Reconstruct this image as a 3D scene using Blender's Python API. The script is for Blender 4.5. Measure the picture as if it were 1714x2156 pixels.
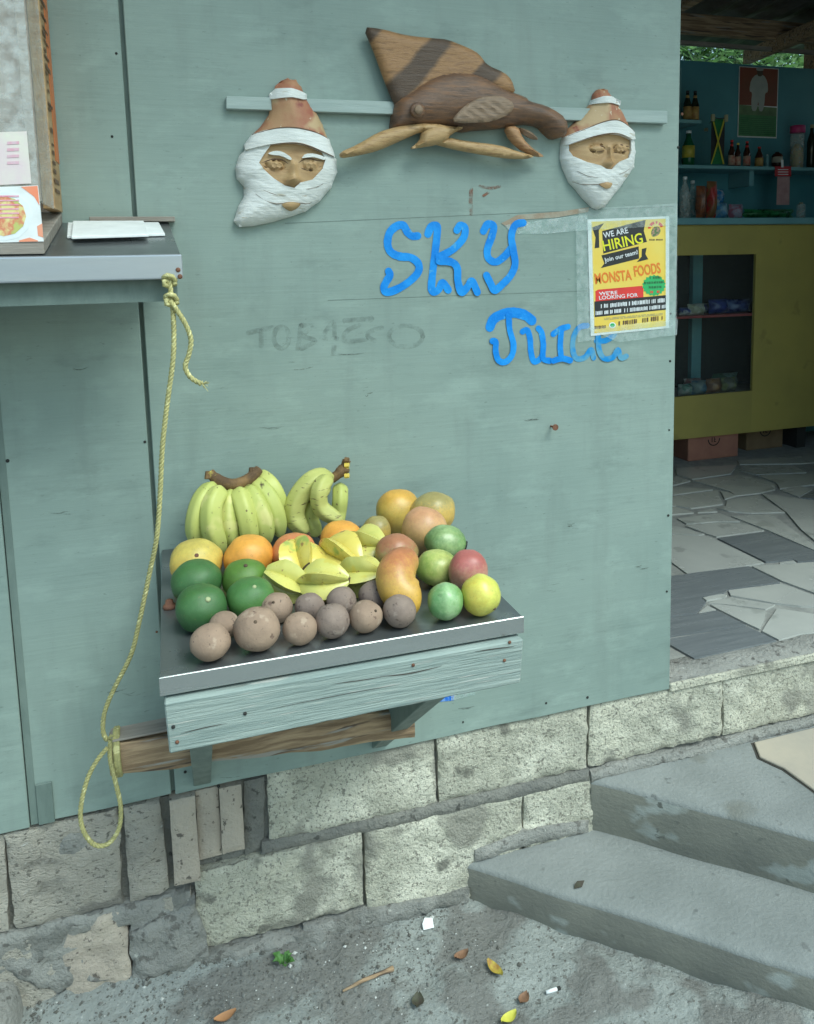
import bpy, bmesh, math, random
from mathutils import Vector, Matrix, noise
from mathutils.geometry import delaunay_2d_cdt

for o in list(bpy.data.objects):
    bpy.data.objects.remove(o)
S = bpy.context.scene
COL = S.collection
rnd = random.Random(7)

# ------------------------------------------------------------------ camera
# calibration in a 1714 x 2155 pixel frame; the plywood wall is the plane Y = 0, ground about Z = 0
F, CX, CY = 1723.66, 935.8, 771.65
YAW, PITCH, ROLL = (math.radians(a) for a in (18.475, 7.374, 1.1176))
CAM = Vector((0.0, -1.7, 1.54))
_f0 = Vector((math.sin(YAW), math.cos(YAW), 0)); _r0 = Vector((math.cos(YAW), -math.sin(YAW), 0)); _u = Vector((0, 0, 1))
FWD = _f0 * math.cos(PITCH) - _u * math.sin(PITCH)
_dn = -(_u * math.cos(PITCH) + _f0 * math.sin(PITCH))
RGT = _r0 * math.cos(ROLL) + _dn * math.sin(ROLL)
DWN = _dn * math.cos(ROLL) - _r0 * math.sin(ROLL)
cam_d = bpy.data.cameras.new('camera'); cam = bpy.data.objects.new('camera', cam_d); COL.objects.link(cam)
cam_d.sensor_fit = 'HORIZONTAL'; cam_d.sensor_width = 36.0; cam_d.lens = 36.0 * F / 1714
cam_d.shift_x = (857 - CX) / 1714; cam_d.shift_y = (CY - 1077.8) / 1714
cam_d.clip_start = 0.05; cam_d.clip_end = 2000
m = Matrix.Identity(4)
for i in range(3):
    m[i][0] = RGT[i]; m[i][1] = -DWN[i]; m[i][2] = -FWD[i]; m[i][3] = CAM[i]
cam.matrix_world = m
S.camera = cam

# ------------------------------------------------------------------ sky, sun, exposure
SUN_EL, SUN_AZ = math.radians(54), math.radians(150)
w = bpy.data.worlds.new('World'); S.world = w; w.use_nodes = True
nt = w.node_tree; bg = nt.nodes['Background']
sky = nt.nodes.new('ShaderNodeTexSky'); sky.sky_type = 'NISHITA'; sky.sun_disc = False
sky.sun_elevation = SUN_EL; sky.sun_rotation = SUN_AZ; sky.air_density = 1.6; sky.dust_density = 2.4; sky.ozone_density = 1.0
nt.links.new(sky.outputs[0], bg.inputs[0]); bg.inputs[1].default_value = 0.085
sd = bpy.data.lights.new('sun', 'SUN'); sd.energy = 1.35; sd.angle = math.radians(34); sd.color = (1.0, 0.97, 0.92)
sun = bpy.data.objects.new('sun', sd); COL.objects.link(sun)
_sdir = Vector((math.sin(SUN_AZ) * math.cos(SUN_EL), math.cos(SUN_AZ) * math.cos(SUN_EL), math.sin(SUN_EL)))
sun.rotation_euler = _sdir.to_track_quat('Z', 'Y').to_euler()
sun.location = (0, -4, 6)
S.view_settings.view_transform = 'Standard'; S.view_settings.look = 'None'
S.view_settings.exposure = 1.1; S.view_settings.gamma = 1.0
S.view_settings.use_curve_mapping = False
S.view_settings.use_white_balance = True   # the photograph's own cool white balance
S.view_settings.white_balance_whitepoint = (1.15, .98, .965)
S.cycles.max_bounces = 8; S.cycles.transparent_max_bounces = 12

# ------------------------------------------------------------------ measuring helpers
def ray(x, y):
    return RGT * ((x - CX) / F) + DWN * ((y - CY) / F) + FWD
def onY(x, y, Y=0.0):
    r = ray(x, y); return CAM + r * ((Y - CAM.y) / r.y)
def onZ(x, y, Z):
    r = ray(x, y); return CAM + r * ((Z - CAM.z) / r.z)
def depth(P):
    return (Vector(P) - CAM).dot(FWD)

# ------------------------------------------------------------------ mesh helpers
class MB:
    def __init__(s): s.v = []; s.f = []; s.mi = []
    def add(s, vs, fs, mi=0):
        b = len(s.v); s.v += [Vector(p) for p in vs]
        for f in fs: s.f.append([b + i for i in f]); s.mi.append(mi)
        return s
    def hexa(s, p, mi=0):
        return s.add(p, [(0, 3, 2, 1), (4, 5, 6, 7), (0, 1, 5, 4), (1, 2, 6, 5), (2, 3, 7, 6), (3, 0, 4, 7)], mi)
    def box(s, x0, x1, y0, y1, z0, z1, mi=0):
        return s.hexa([(x0, y0, z0), (x1, y0, z0), (x1, y1, z0), (x0, y1, z0), (x0, y0, z1), (x1, y0, z1), (x1, y1, z1), (x0, y1, z1)], mi)
    def prism(s, poly, off, mi=0):
        n = len(poly); off = Vector(off); a = [Vector(p) for p in poly]; b = [p + off for p in a]
        return s.add(a + b, [list(range(n - 1, -1, -1)), list(range(n, 2 * n))] + [(i, (i + 1) % n, n + (i + 1) % n, n + i) for i in range(n)], mi)
    def tube(s, pts, r, n=8, mi=0, cap=True, flat=1.0, ridge=0.0):
        pts = [Vector(p) for p in pts]; rr = r if isinstance(r, (list, tuple)) else [r] * len(pts)
        b = len(s.v); prev = None
        for i, p in enumerate(pts):
            t = (pts[min(i + 1, len(pts) - 1)] - pts[max(i - 1, 0)])
            if t.length < 1e-9: t = Vector((0, 0, 1))
            t.normalize()
            if prev is None:
                a = t.orthogonal().normalized()
            else:
                a = (prev - t * prev.dot(t)); a = a.normalized() if a.length > 1e-6 else t.orthogonal().normalized()
            prev = a; c = t.cross(a)
            for k in range(n):
                an = 2 * math.pi * k / n
                rg_ = rr[i] * (1 + ridge * math.cos(5 * an))
                s.v.append(p + a * (math.cos(an) * rg_) + c * (math.sin(an) * rg_ * flat))
        for i in range(len(pts) - 1):
            for k in range(n):
                s.f.append([b + i * n + k, b + i * n + (k + 1) % n, b + (i + 1) * n + (k + 1) % n, b + (i + 1) * n + k]); s.mi.append(mi)
        if cap:
            s.f.append([b + k for k in range(n - 1, -1, -1)]); s.mi.append(mi)
            e = b + (len(pts) - 1) * n
            s.f.append([e + k for k in range(n)]); s.mi.append(mi)
        return s
    def lathe(s, prof, n=16, c=(0, 0, 0), mi=0, fn=None):
        c = Vector(c); b = len(s.v)
        for (r, z) in prof:
            for k in range(n):
                a = 2 * math.pi * k / n
                s.v.append(c + Vector((r * math.cos(a), r * math.sin(a), z)))
        for i in range(len(prof) - 1):
            for k in range(n):
                s.f.append([b + i * n + k, b + i * n + (k + 1) % n, b + (i + 1) * n + (k + 1) % n, b + (i + 1) * n + k]); s.mi.append(mi)
        s.f.append([b + k for k in range(n - 1, -1, -1)]); s.mi.append(mi)
        e = b + (len(prof) - 1) * n
        s.f.append([e + k for k in range(n)]); s.mi.append(mi)
        return s
    def xform(s, M):
        s.v = [M @ p for p in s.v]; return s
    def build(s, name, mats, parent=None, bevel=0, smooth=False, origin=None, seg=1):
        o0 = Vector((0, 0, 0)) if origin is None else Vector(origin)
        po = wloc(parent) if parent else Vector((0, 0, 0))
        if origin is None and parent: o0 = po
        if origin is None and parent is None and s.v:
            lo = Vector((min(p[i] for p in s.v) for i in range(3))); hi = Vector((max(p[i] for p in s.v) for i in range(3)))
            o0 = Vector(((lo.x + hi.x) / 2, (lo.y + hi.y) / 2, lo.z))
        me = bpy.data.meshes.new(name)
        me.from_pydata([tuple(p - o0) for p in s.v], [], s.f)
        for mt in (mats if isinstance(mats, (list, tuple)) else [mats]): me.materials.append(mt)
        for i, p in enumerate(me.polygons):
            p.material_index = s.mi[i]
        if bevel:
            bm = bmesh.new(); bm.from_mesh(me)
            bmesh.ops.recalc_face_normals(bm, faces=bm.faces)
            ed = [e for e in bm.edges if len(e.link_faces) == 2 and e.calc_face_angle(0) > 0.5]
            bmesh.ops.bevel(bm, geom=ed, offset=bevel, segments=seg, affect='EDGES', profile=0.6, clamp_overlap=True)
            bm.to_mesh(me); bm.free()
        else:
            bm = bmesh.new(); bm.from_mesh(me); bmesh.ops.recalc_face_normals(bm, faces=bm.faces); bm.to_mesh(me); bm.free()
        if smooth:
            for p in me.polygons: p.use_smooth = True
        me.update()
        o = bpy.data.objects.new(name, me); COL.objects.link(o)
        if parent: o.parent = parent; o.location = o0 - po
        else: o.location = o0
        o['wl'] = list(o0)
        return o
def wloc(o): return Vector(o['wl'])
def thing(name, loc, label, cat, group=None):
    o = bpy.data.objects.new(name, None); COL.objects.link(o); o.location = loc; o['wl'] = list(loc)
    o.empty_display_size = 0.05
    return tag(o, label, cat, group)
def tag(o, label, cat, group=None):
    o['label'] = label; o['category'] = cat
    if group: o['group'] = group
    return o
def struct(o): o['kind'] = 'structure'; return o
def inside(p, poly):
    c = False; n = len(poly); x, y = p
    for i in range(n):
        x1, y1 = poly[i]; x2, y2 = poly[(i + 1) % n]
        if (y1 > y) != (y2 > y) and x < (x2 - x1) * (y - y1) / (y2 - y1) + x1: c = not c
    return c
def edist(p, poly):
    best = 1e9; px, py = p
    for i in range(len(poly)):
        x1, y1 = poly[i]; x2, y2 = poly[(i + 1) % len(poly)]
        dx, dy = x2 - x1, y2 - y1; L = dx * dx + dy * dy
        t = 0 if L == 0 else max(0, min(1, ((px - x1) * dx + (py - y1) * dy) / L))
        q = (px - x1 - t * dx) ** 2 + (py - y1 - t * dy) ** 2
        if q < best: best = q
    return math.sqrt(best)
def smoothpoly(poly, it=1):
    for _ in range(it):
        q = []
        for i in range(len(poly)):
            a = Vector(poly[i]); b = Vector(poly[(i + 1) % len(poly)])
            q += [tuple(a * .78 + b * .22), tuple(a * .22 + b * .78)]
        poly = q
    return poly
def relief(name, poly, hfun, yback, mats, parent=None, step=0.006, smooth=True, origin=None):
    """solid carved piece: outline poly in wall (x, z); front at y = yback - hfun(x, z); flat back at yback"""
    out = []
    for i in range(len(poly)):
        a = Vector(poly[i]); b = Vector(poly[(i + 1) % len(poly)]); k = max(1, int((b - a).length / step))
        out += [a.lerp(b, j / k) for j in range(k)]
    n = len(out); pts = list(out)
    xs = [p.x for p in out]; zs = [p.y for p in out]
    flat = [tuple(p) for p in out]
    x = min(xs)
    row = 0
    while x < max(xs):
        z = min(zs) + (step * .5 if row % 2 else 0)
        while z < max(zs):
            if inside((x, z), flat) and edist((x, z), flat) > step * .45: pts.append(Vector((x, z)))
            z += step
        x += step; row += 1
    r = delaunay_2d_cdt(pts, [(i, (i + 1) % n) for i in range(n)], [], 1, 1e-6)
    V, Fc = r[0], r[2]
    b = MB()
    front = [Vector((p.x, yback - hfun(p.x, p.y), p.y)) for p in V]
    b.add(front, [list(f) for f in Fc])
    # skirt and back from the outline
    m0 = MB()
    outf = [Vector((p.x, yback - hfun(p.x, p.y), p.y)) for p in out]; outb = [Vector((p.x, yback, p.y)) for p in out]
    b.add(outf + outb, [(i, (i + 1) % n, n + (i + 1) % n, n + i) for i in range(n)])
    b.add([Vector((p.x, yback, p.y)) for p in V], [list(reversed(f)) for f in Fc])
    o = b.build(name, mats, parent, origin=origin)
    bm = bmesh.new(); bm.from_mesh(o.data); bmesh.ops.remove_doubles(bm, verts=bm.verts, dist=1e-5); bmesh.ops.recalc_face_normals(bm, faces=bm.faces); bm.to_mesh(o.data); bm.free()
    if smooth:
        for p in o.data.polygons: p.use_smooth = True
        try: o.data.set_sharp_from_angle(angle=math.radians(50))
        except Exception: pass
    return o

# ------------------------------------------------------------------ materials
def newmat(name):
    mt = bpy.data.materials.new(name); mt.use_nodes = True
    n = mt.node_tree; return mt, n, n.nodes['Principled BSDF']
def nd(n, t, **kw):
    x = n.nodes.new(t)
    for k, v in kw.items():
        if k in x.inputs: x.inputs[k].default_value = v
        else: setattr(x, k, v)
    return x
def col4(c): return (c[0], c[1], c[2], 1.0)
def coords(n, scale=(1, 1, 1), coord='Object', rot=(0, 0, 0), rand=True):
    tc = nd(n, 'ShaderNodeTexCoord'); mp = nd(n, 'ShaderNodeMapping'); mp.inputs['Scale'].default_value = scale; mp.inputs['Rotation'].default_value = rot
    n.links.new(tc.outputs[coord], mp.inputs['Vector'])
    if rand:
        oi = nd(n, 'ShaderNodeObjectInfo'); ad = nd(n, 'ShaderNodeVectorMath', operation='ADD')
        mu = nd(n, 'ShaderNodeMath', operation='MULTIPLY'); mu.inputs[1].default_value = 37.0
        n.links.new(oi.outputs['Random'], mu.inputs[0]); n.links.new(mp.outputs[0], ad.inputs[0]); n.links.new(mu.outputs[0], ad.inputs[1])
        return ad.outputs[0]
    return mp.outputs[0]
def noise_tex(n, vec, scale, detail=5, rough=.55):
    t = nd(n, 'ShaderNodeTexNoise'); t.inputs['Scale'].default_value = scale; t.inputs['Detail'].default_value = detail; t.inputs['Roughness'].default_value = rough
    n.links.new(vec, t.inputs['Vector']); return t.outputs['Fac']
def ramp(n, fac, stops):
    r = nd(n, 'ShaderNodeValToRGB'); e = r.color_ramp.elements
    while len(e) < len(stops): e.new(0.5)
    for i, (p, c) in enumerate(stops): e[i].position = p; e[i].color = col4(c) if len(c) == 3 else c
    n.links.new(fac, r.inputs[0]); return r.outputs[0]
def mixc(n, fac, a, b, mode='MIX'):
    x = nd(n, 'ShaderNodeMix', data_type='RGBA', blend_type=mode)
    for v, i in ((fac, 0), (a, 6), (b, 7)):
        if isinstance(v, (int, float)): x.inputs[i].default_value = v
        elif isinstance(v, tuple): x.inputs[i].default_value = col4(v)
        else: n.links.new(v, x.inputs[i])
    return x.outputs[2]
def bumpto(n, bsdf, h, strength=.3, dist=.005):
    b = nd(n, 'ShaderNodeBump'); b.inputs['Strength'].default_value = strength; b.inputs['Distance'].default_value = dist
    n.links.new(h, b.inputs['Height']); n.links.new(b.outputs[0], bsdf.inputs['Normal'])
def mk(name, c1, c2=None, scale=20, rough=.6, bump=.2, bscale=None, stretch=(1, 1, 1), metal=0, spots=None, rand=True, bdist=.004, lo=.35, hi=.65, spec=.5, c3=None, rvar=.15, detail=6):
    mt, n, b = newmat(name)
    b.inputs['Roughness'].default_value = rough; b.inputs['Metallic'].default_value = metal
    b.inputs['Specular IOR Level'].default_value = spec
    if c2 is None: c2 = tuple(x * .8 for x in c1)
    v = coords(n, stretch, rand=rand); f = noise_tex(n, v, scale, detail)
    st = [(lo, c1), (hi, c2)] if c3 is None else [(lo, c1), ((lo + hi) / 2, c2), (hi, c3)]
    c = ramp(n, f, st)
    if spots:
        for (sc, ss, th) in (spots if isinstance(spots, list) else [spots]):
            sf = noise_tex(n, v, ss, 3); k = ramp(n, sf, [(th, (0, 0, 0)), (min(1, th + .06), (1, 1, 1))])
            c = mixc(n, k, c, sc)
    n.links.new(c, b.inputs['Base Color'])
    if rvar:
        rr = nd(n, 'ShaderNodeMapRange'); rr.inputs['To Min'].default_value = max(0, rough - rvar); rr.inputs['To Max'].default_value = min(1, rough + rvar)
        n.links.new(f, rr.inputs['Value']); n.links.new(rr.outputs[0], b.inputs['Roughness'])
    if bump: bumpto(n, b, noise_tex(n, v, bscale or scale * 3, 6, .65), bump, bdist)
    return mt
def plain(name, c, rough=.5, metal=0, spec=.5):
    return mk(name, c, tuple(x * .88 for x in c), 30, rough, 0.05, metal=metal, spec=spec, rvar=.08)
def clear(name, tint, alpha, rough=.08):
    mt, n, b = newmat(name); out = n.nodes['Material Output']
    tr = nd(n, 'ShaderNodeBsdfTransparent'); tr.inputs[0].default_value = col4(tint)
    b.inputs['Base Color'].default_value = (.8, .85, .85, 1); b.inputs['Roughness'].default_value = rough
    mx = nd(n, 'ShaderNodeMixShader')
    f = noise_tex(n, coords(n, (1, 1, 1)), 60, 4); mr = nd(n, 'ShaderNodeMapRange')
    mr.inputs['From Min'].default_value = .35; mr.inputs['From Max'].default_value = .75; mr.inputs['To Min'].default_value = alpha * .5; mr.inputs['To Max'].default_value = min(1, alpha * 1.7)
    n.links.new(f, mr.inputs[0]); n.links.new(mr.outputs[0], mx.inputs[0])
    n.links.new(tr.outputs[0], mx.inputs[1]); n.links.new(b.outputs[0], mx.inputs[2]); n.links.new(mx.outputs[0], out.inputs[0])
    return mt

def wall_paint(name, c1, c2, worn):
    mt, n, b = newmat(name); b.inputs['Roughness'].default_value = .55
    v = coords(n, (1, 1, 1), rand=False)
    base = ramp(n, noise_tex(n, v, 2.3, 6, .6), [(.3, c1), (.7, c2)])
    vs = coords(n, (1.5, 1, 42), rand=False)
    grain = noise_tex(n, vs, 3.2, 7, .7)
    base = mixc(n, ramp(n, grain, [(.50, (0, 0, 0)), (.76, (.16, .16, .16))]), base, tuple(x * .6 for x in c2))
    vv = coords(n, (5, 1, .8), rand=False)      # run-down stains
    base = mixc(n, ramp(n, noise_tex(n, vv, 3.0, 5, .6), [(.52, (0, 0, 0)), (.8, (.45, .45, .45))]), base, tuple(x * .6 for x in c1))
    vd = coords(n, (1, 1, 2.2), rand=False)
    base = mixc(n, ramp(n, noise_tex(n, vd, 24, 5, .7), [(.66, (0, 0, 0)), (.74, (.5, .5, .5))]), base, worn)
    base = mixc(n, ramp(n, noise_tex(n, vd, 7, 5, .65), [(.52, (0, 0, 0)), (.72, (.38, .38, .38))]), base, tuple(min(1, x * 1.32) for x in c1))
    vh = coords(n, (.8, 1, 2.6), rand=False)      # rubbed horizontal smudges
    base = mixc(n, ramp(n, noise_tex(n, vh, 5.5, 8, .72), [(.55, (0, 0, 0)), (.80, (.55, .55, .55))]), base, tuple(x * .5 for x in c2))
    base = mixc(n, ramp(n, noise_tex(n, vh, 60, 3, .6), [(.66, (0, 0, 0)), (.72, (.45, .45, .45))]), base, tuple(x * .5 for x in c2))
    n.links.new(base, b.inputs['Base Color'])
    bumpto(n, b, grain, .22, .003)
    return mt

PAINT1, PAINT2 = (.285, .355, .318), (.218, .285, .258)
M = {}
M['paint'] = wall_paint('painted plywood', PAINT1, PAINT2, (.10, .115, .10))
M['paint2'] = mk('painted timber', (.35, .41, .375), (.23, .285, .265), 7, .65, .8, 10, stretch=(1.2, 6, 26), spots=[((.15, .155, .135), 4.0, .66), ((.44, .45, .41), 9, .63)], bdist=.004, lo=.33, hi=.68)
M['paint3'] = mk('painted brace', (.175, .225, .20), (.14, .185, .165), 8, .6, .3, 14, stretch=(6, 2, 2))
M['batten'] = mk('painted batten', (.38, .45, .425), (.31, .38, .36), 8, .55, .3, 14, stretch=(1, 4, 12))
M['dark'] = mk('dark gap', (.02, .022, .02), (.03, .03, .028), 12, .9, .1)
M['block'] = mk('concrete block', (.66, .64, .52), (.50, .49, .40), 6, .95, 1.0, 130, bdist=.010, spots=[((.30, .29, .24), 120, .57), ((.24, .23, .19), 200, .62), ((.33, .32, .27), 5.0, .555), ((.22, .215, .18), 9, .66)], c3=(.74, .72, .60))
M['block2'] = mk('old concrete block', (.60, .56, .48), (.45, .42, .36), 6, .95, 1.0, 120, bdist=.014, spots=[((.24, .225, .19), 80, .60), ((.30, .285, .25), 6, .58), ((.66, .65, .60), 48, .67)], stretch=(1, 1, 1.8))
M['brownblock'] = mk('brown clay block', (.56, .49, .40), (.44, .385, .32), 8, .95, .8, 110, bdist=.01, spots=[((.15, .13, .11), 60, .62)])
M['mortar'] = mk('mortar', (.27, .265, .235), (.19, .19, .175), 12, .95, 1.0, 90, bdist=.012, spots=[((.10, .10, .09), 45, .62)])
M['crack'] = mk('dark joint', (.06, .055, .045), (.09, .08, .07), 20, .95, .5)
M['cement'] = mk('cement render', (.37, .365, .335), (.27, .27, .25), 5, .9, 1.0, 90, bdist=.012, spots=[((.17, .165, .15), 40, .58), ((.22, .22, .20), 7, .58), ((.50, .50, .46), 60, .68)])
M['step'] = mk('smooth cement step', (.265, .28, .272), (.205, .22, .212), 5, .85, .6, 90, bdist=.006, spots=[((.175, .18, .16), 3.2, .56), ((.16, .17, .165), 26, .66), ((.33, .35, .34), 80, .73)])
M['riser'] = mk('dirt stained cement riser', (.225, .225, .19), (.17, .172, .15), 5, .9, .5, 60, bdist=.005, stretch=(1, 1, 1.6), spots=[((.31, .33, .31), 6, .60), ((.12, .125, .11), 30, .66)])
M['flag'] = mk('beige flagstone', (.45, .40, .32), (.36, .33, .28), 6, .7, .3, 50)
M['steel'] = mk('stainless sheet', (.52, .55, .60), (.46, .49, .54), 3, .30, .05, 20, metal=.75, stretch=(1, 6, 6))
M['steeltop'] = mk('dull steel top', (.22, .235, .24), (.155, .17, .175), 6, .30, .15, 25, metal=.7, spots=[((.26, .28, .27), 9, .62)])
M['alu'] = mk('aluminium edge strip', (.55, .57, .555), (.46, .48, .47), 3, .25, .04, 20, metal=.85, stretch=(1, 8, 8))
M['timber'] = mk('bare timber', (.46, .33, .20), (.25, .17, .10), 7, .8, .9, 12, stretch=(1, 14, 14), spots=[((.12, .085, .06), 4, .58), ((.36, .33, .29), 5, .60)], lo=.4, hi=.6)
M['greytimber'] = mk('weathered timber', (.34, .31, .27), (.24, .21, .18), 5, .8, .6, 12, stretch=(1, 9, 9))
M['rope'] = mk('yellow rope', (.52, .48, .20), (.36, .34, .15), 120, .6, .4, 300, spots=[((.72, .68, .34), 90, .6)])
M['blue'] = mk('blue brush paint', (.008, .20, .70), (.03, .30, .82), 22, .55, .3, 90, rand=False, spots=[((.09, .36, .70), 55, .64)], lo=.4, hi=.62)
M['blueworn'] = mk('faded blue brush paint', (.02, .24, .62), (.13, .34, .50), 30, .5, .15, 60, lo=.45, hi=.6)
M['rust'] = mk('rust', (.22, .10, .055), (.12, .055, .035), 60, .8, .5)
M['white'] = mk('white enamel', (.76, .77, .75), (.66, .67, .64), 12, .55, .7, 45, stretch=(.6, 1, 3.5), spots=[((.50, .47, .38), 20, .64), ((.42, .33, .20), 60, .70)])
M['redpaint'] = mk('worn red paint on wood', (.33, .105, .065), (.42, .25, .13), 16, .6, .35, 40, spots=[((.50, .36, .20), 10, .52), ((.24, .07, .05), 22, .60), ((.58, .50, .36), 70, .66)])
M['carved'] = mk('carved tan wood', (.47, .32, .16), (.36, .22, .10), 14, .55, .35, 40, stretch=(1, 1, 4), spots=[((.60, .46, .26), 30, .66)])
M['brown'] = mk('dark brown line', (.15, .085, .045), (.10, .06, .035), 30, .6, .2)
M['paper'] = plain('white paper', (.80, .82, .82), .6)
M['yprint'] = mk('yellow print', (.80, .55, .07), (.78, .62, .13), 9, .35, .05)
M['blackprint'] = plain('black print', (.025, .027, .03), .35)
M['yellowtext'] = plain('bright yellow print', (.83, .80, .03), .35)
M['orangetext'] = plain('orange print', (.80, .22, .03), .35)
M['redprint'] = plain('red print', (.68, .045, .04), .35)
M['greenprint'] = plain('green print', (.07, .45, .14), .35)
M['whiteprint'] = plain('white print', (.80, .82, .84), .35)
M['greyprint'] = plain('grey print', (.42, .40, .25), .4)
M['dkgreen'] = plain('dark green print', (.03, .13, .05), .4)
M['tape'] = clear('clear tape', (.93, .97, .96), .20, .25)
M['browntape'] = mk('old brown tape', (.30, .21, .14), (.36, .34, .27), 25, .5, .3)
M['teal'] = mk('teal wall paint', (.10, .29, .345), (.08, .245, .30), 4, .55, .15, 20)
M['tealshelf'] = mk('teal shelf paint', (.19, .37, .40), (.15, .31, .35), 7, .5, .2, 30)
M['yellow'] = mk('mustard painted board', (.44, .37, .10), (.37, .315, .09), 3, .55, .15, 20, spots=[((.33, .28, .08), 7, .63)])
M['tile'] = mk('white ceramic tile', (.50, .51, .475), (.42, .43, .405), 5, .25, .04, spots=[((.36, .37, .345), 9, .60)])
M['greytile'] = mk('grey wood-look tile', (.20, .215, .225), (.155, .17, .18), 4, .3, .06, 20, stretch=(1.5, 14, 1))
M['grout'] = mk('grout', (.33, .335, .31), (.25, .255, .24), 30, .9, .4)
M['glassg'] = mk('dark bottle glass', (.02, .03, .02), (.015, .02, .015), 9, .08, 0)
M['glassb'] = mk('brown bottle glass', (.05, .02, .01), (.04, .015, .01), 9, .08, 0)
M['glassgr'] = mk('green bottle', (.02, .12, .05), (.015, .09, .04), 9, .12, 0)
M['leafgreen'] = mk('leaf', (.09, .20, .03), (.05, .13, .02), 30, .55, .2)
M['acrylic'] = clear('scuffed acrylic', (.97, .95, .92), .24, .25)
M['glass'] = clear('window glass', (.95, .98, .97), .02, .03)

# ------------------------------------------------------------------ ground
def gz(x, y):
    b = 0.0
    wallside = max(0, min(1, (y + .30) / .30))
    b += .05 * wallside * wallside * max(0, min(1, (0.45 - x) / .5))
    b -= .05 * max(0, min(1, (-.02 - x) / .5)) * (1 - wallside)
    nz = noise.fractal(Vector((x * 7, y * 7, 3.1)), 1.0, 2.2, 5) * .013 + noise.noise(Vector((x * 30, y * 30, 1))) * .005
    k = 1.0 if (-1.5 < x < 3 and -1.6 < y) else .15
    return b + nz * k - .006 * max(0, min(3, -y - .6))
def axis(a, b, fine, far):
    xs = []; x = a
    while x < b: xs.append(x); x += fine
    lo = a; s = fine
    left = []
    while lo > -far: s *= 1.5; lo -= s; left.append(lo)
    hi = xs[-1]; s = fine; right = []
    while hi < far: s *= 1.5; hi += s; right.append(hi)
    return left[::-1] + xs + right
gx = axis(-.9, 1.9, .014, 600); gy = axis(-.85, .12, .014, 600)
b = MB(); nx = len(gx)
b.v = [Vector((x, y, gz(x, y) if y < .13 else -.02)) for y in gy for x in gx]
b.f = [[j * nx + i, j * nx + i + 1, (j + 1) * nx + i + 1, (j + 1) * nx + i] for j in range(len(gy) - 1) for i in range(nx - 1)]
b.mi = [0] * len(b.f)
M['ground'] = mk('cement and grit ground', (.34, .36, .34), (.25, .265, .25), 5, .92, 1.0, 70, bdist=.012, rand=False, spots=[((.205, .205, .19), 5, .50), ((.15, .15, .135), 90, .60), ((.44, .45, .43), 120, .67), ((.13, .13, .12), 28, .68)])
ground = struct(b.build('ground', M['ground'], smooth=True, origin=(0, 0, 0)))

# ------------------------------------------------------------------ plywood wall
WB = .436; WT = 2.62
wall = thing('plywood_wall', (.4, 0, WB), 'green-grey painted plywood front wall of the roadside shop', 'wall')
XA = onY(38, 1300).x; XS = onY(300, 700).x; XD = onY(1421, 800).x
def panel(x0, x1, z0=WB, z1=WT, y0=0.0):
    mb = MB()
    n = max(1, int((x1 - x0) / .12)); pts = []
    for i in range(n + 1):
        pts.append((x0 + (x1 - x0) * i / n, y0, z0 + rnd.uniform(-.002, .002)))
    poly = pts + [(x1, y0, z1), (x0, y0, z1)]
    mb.prism(poly, (0, .014, 0))
    return mb.build('plywood_panel', M['paint'], wall, bevel=.0015)
panel(-2.4, XA - .012, WB - .004, WT, -.006)
panel(XA - .001, XS - .004)
panel(XS + .004, XD)
panel(3.0, 5.2)  # unseen right panel, shifted to widen the doorway and let more light in
# timber studs and rails behind (close the seams)
for x in (XA - .005, XS, XD - .03, .55, 3.03):
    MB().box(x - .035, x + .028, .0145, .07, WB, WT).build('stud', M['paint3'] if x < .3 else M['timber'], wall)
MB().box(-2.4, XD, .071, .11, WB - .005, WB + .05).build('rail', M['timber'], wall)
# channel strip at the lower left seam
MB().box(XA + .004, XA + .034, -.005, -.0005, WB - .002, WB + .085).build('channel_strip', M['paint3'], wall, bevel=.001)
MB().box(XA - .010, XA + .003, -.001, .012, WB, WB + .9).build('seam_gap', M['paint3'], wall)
# horizontal batten
bp = [onY(475, 205), onY(1397, 236), onY(1397, 262), onY(475, 232)]
bt = MB().prism([(p.x, -.0008, p.z) for p in bp], (0, -.016, 0)).build('batten', M['batten'], wall, bevel=.0012)
# thin scored plywood sheet joints
for (a, c) in (((600, 470), (1418, 434)), ((690, 632), (1236, 612)), ((380, 1105), (520, 1098))):
    p, q = onY(*a), onY(*c)
    MB().prism([(p.x, -.0004, p.z - .0008), (q.x, -.0004, q.z - .0008), (q.x, -.0004, q.z + .0006), (p.x, -.0004, p.z + .0006)], (0, .0002, 0)).build('sheet_joint', M['paint3'], wall)
# screws and nails
def screw(px, py, r=.004, mt='rust', parent=wall, Y=0.0, L=.002):
    p = onY(px, py, Y)
    mb = MB().lathe([(r, 0), (r * .95, L * .6), (r * .5, L)], 10)
    mb.xform(Matrix.Translation(p) @ Matrix.Rotation(math.radians(90), 4, 'X'))
    return mb.build('screw', M[mt], parent, smooth=True)
for (x, y) in ((245, 112), (236, 287), (1412, 660), (1411, 760), (1409, 905), (1407, 1085), (1404, 1245), (1428, 310), (1436, 240), (30, 1605), (42, 1700), (975, 1520), (1237, 1468), (390, 1625), (460, 1655), (16, 970), (305, 930), (1150, 1480), (330, 1330)):
    screw(x, y, rnd.uniform(.0022, .0040), rnd.choice(['rust', 'dark', 'dark']))
p = onY(1160, 897)
nail = thing('rusty_nail', p, 'rusty nail sticking out of the plywood right of the bananas', 'nail')
MB().tube([p, p + Vector((.001, -.02, .001))], .0025, 8).build('shank', M['rust'], nail)
MB().tube([p + Vector((.001, -.02, .001)), p + Vector((.001, -.0225, .001))], .0075, 10).build('head', M['rust'], nail)

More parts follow.
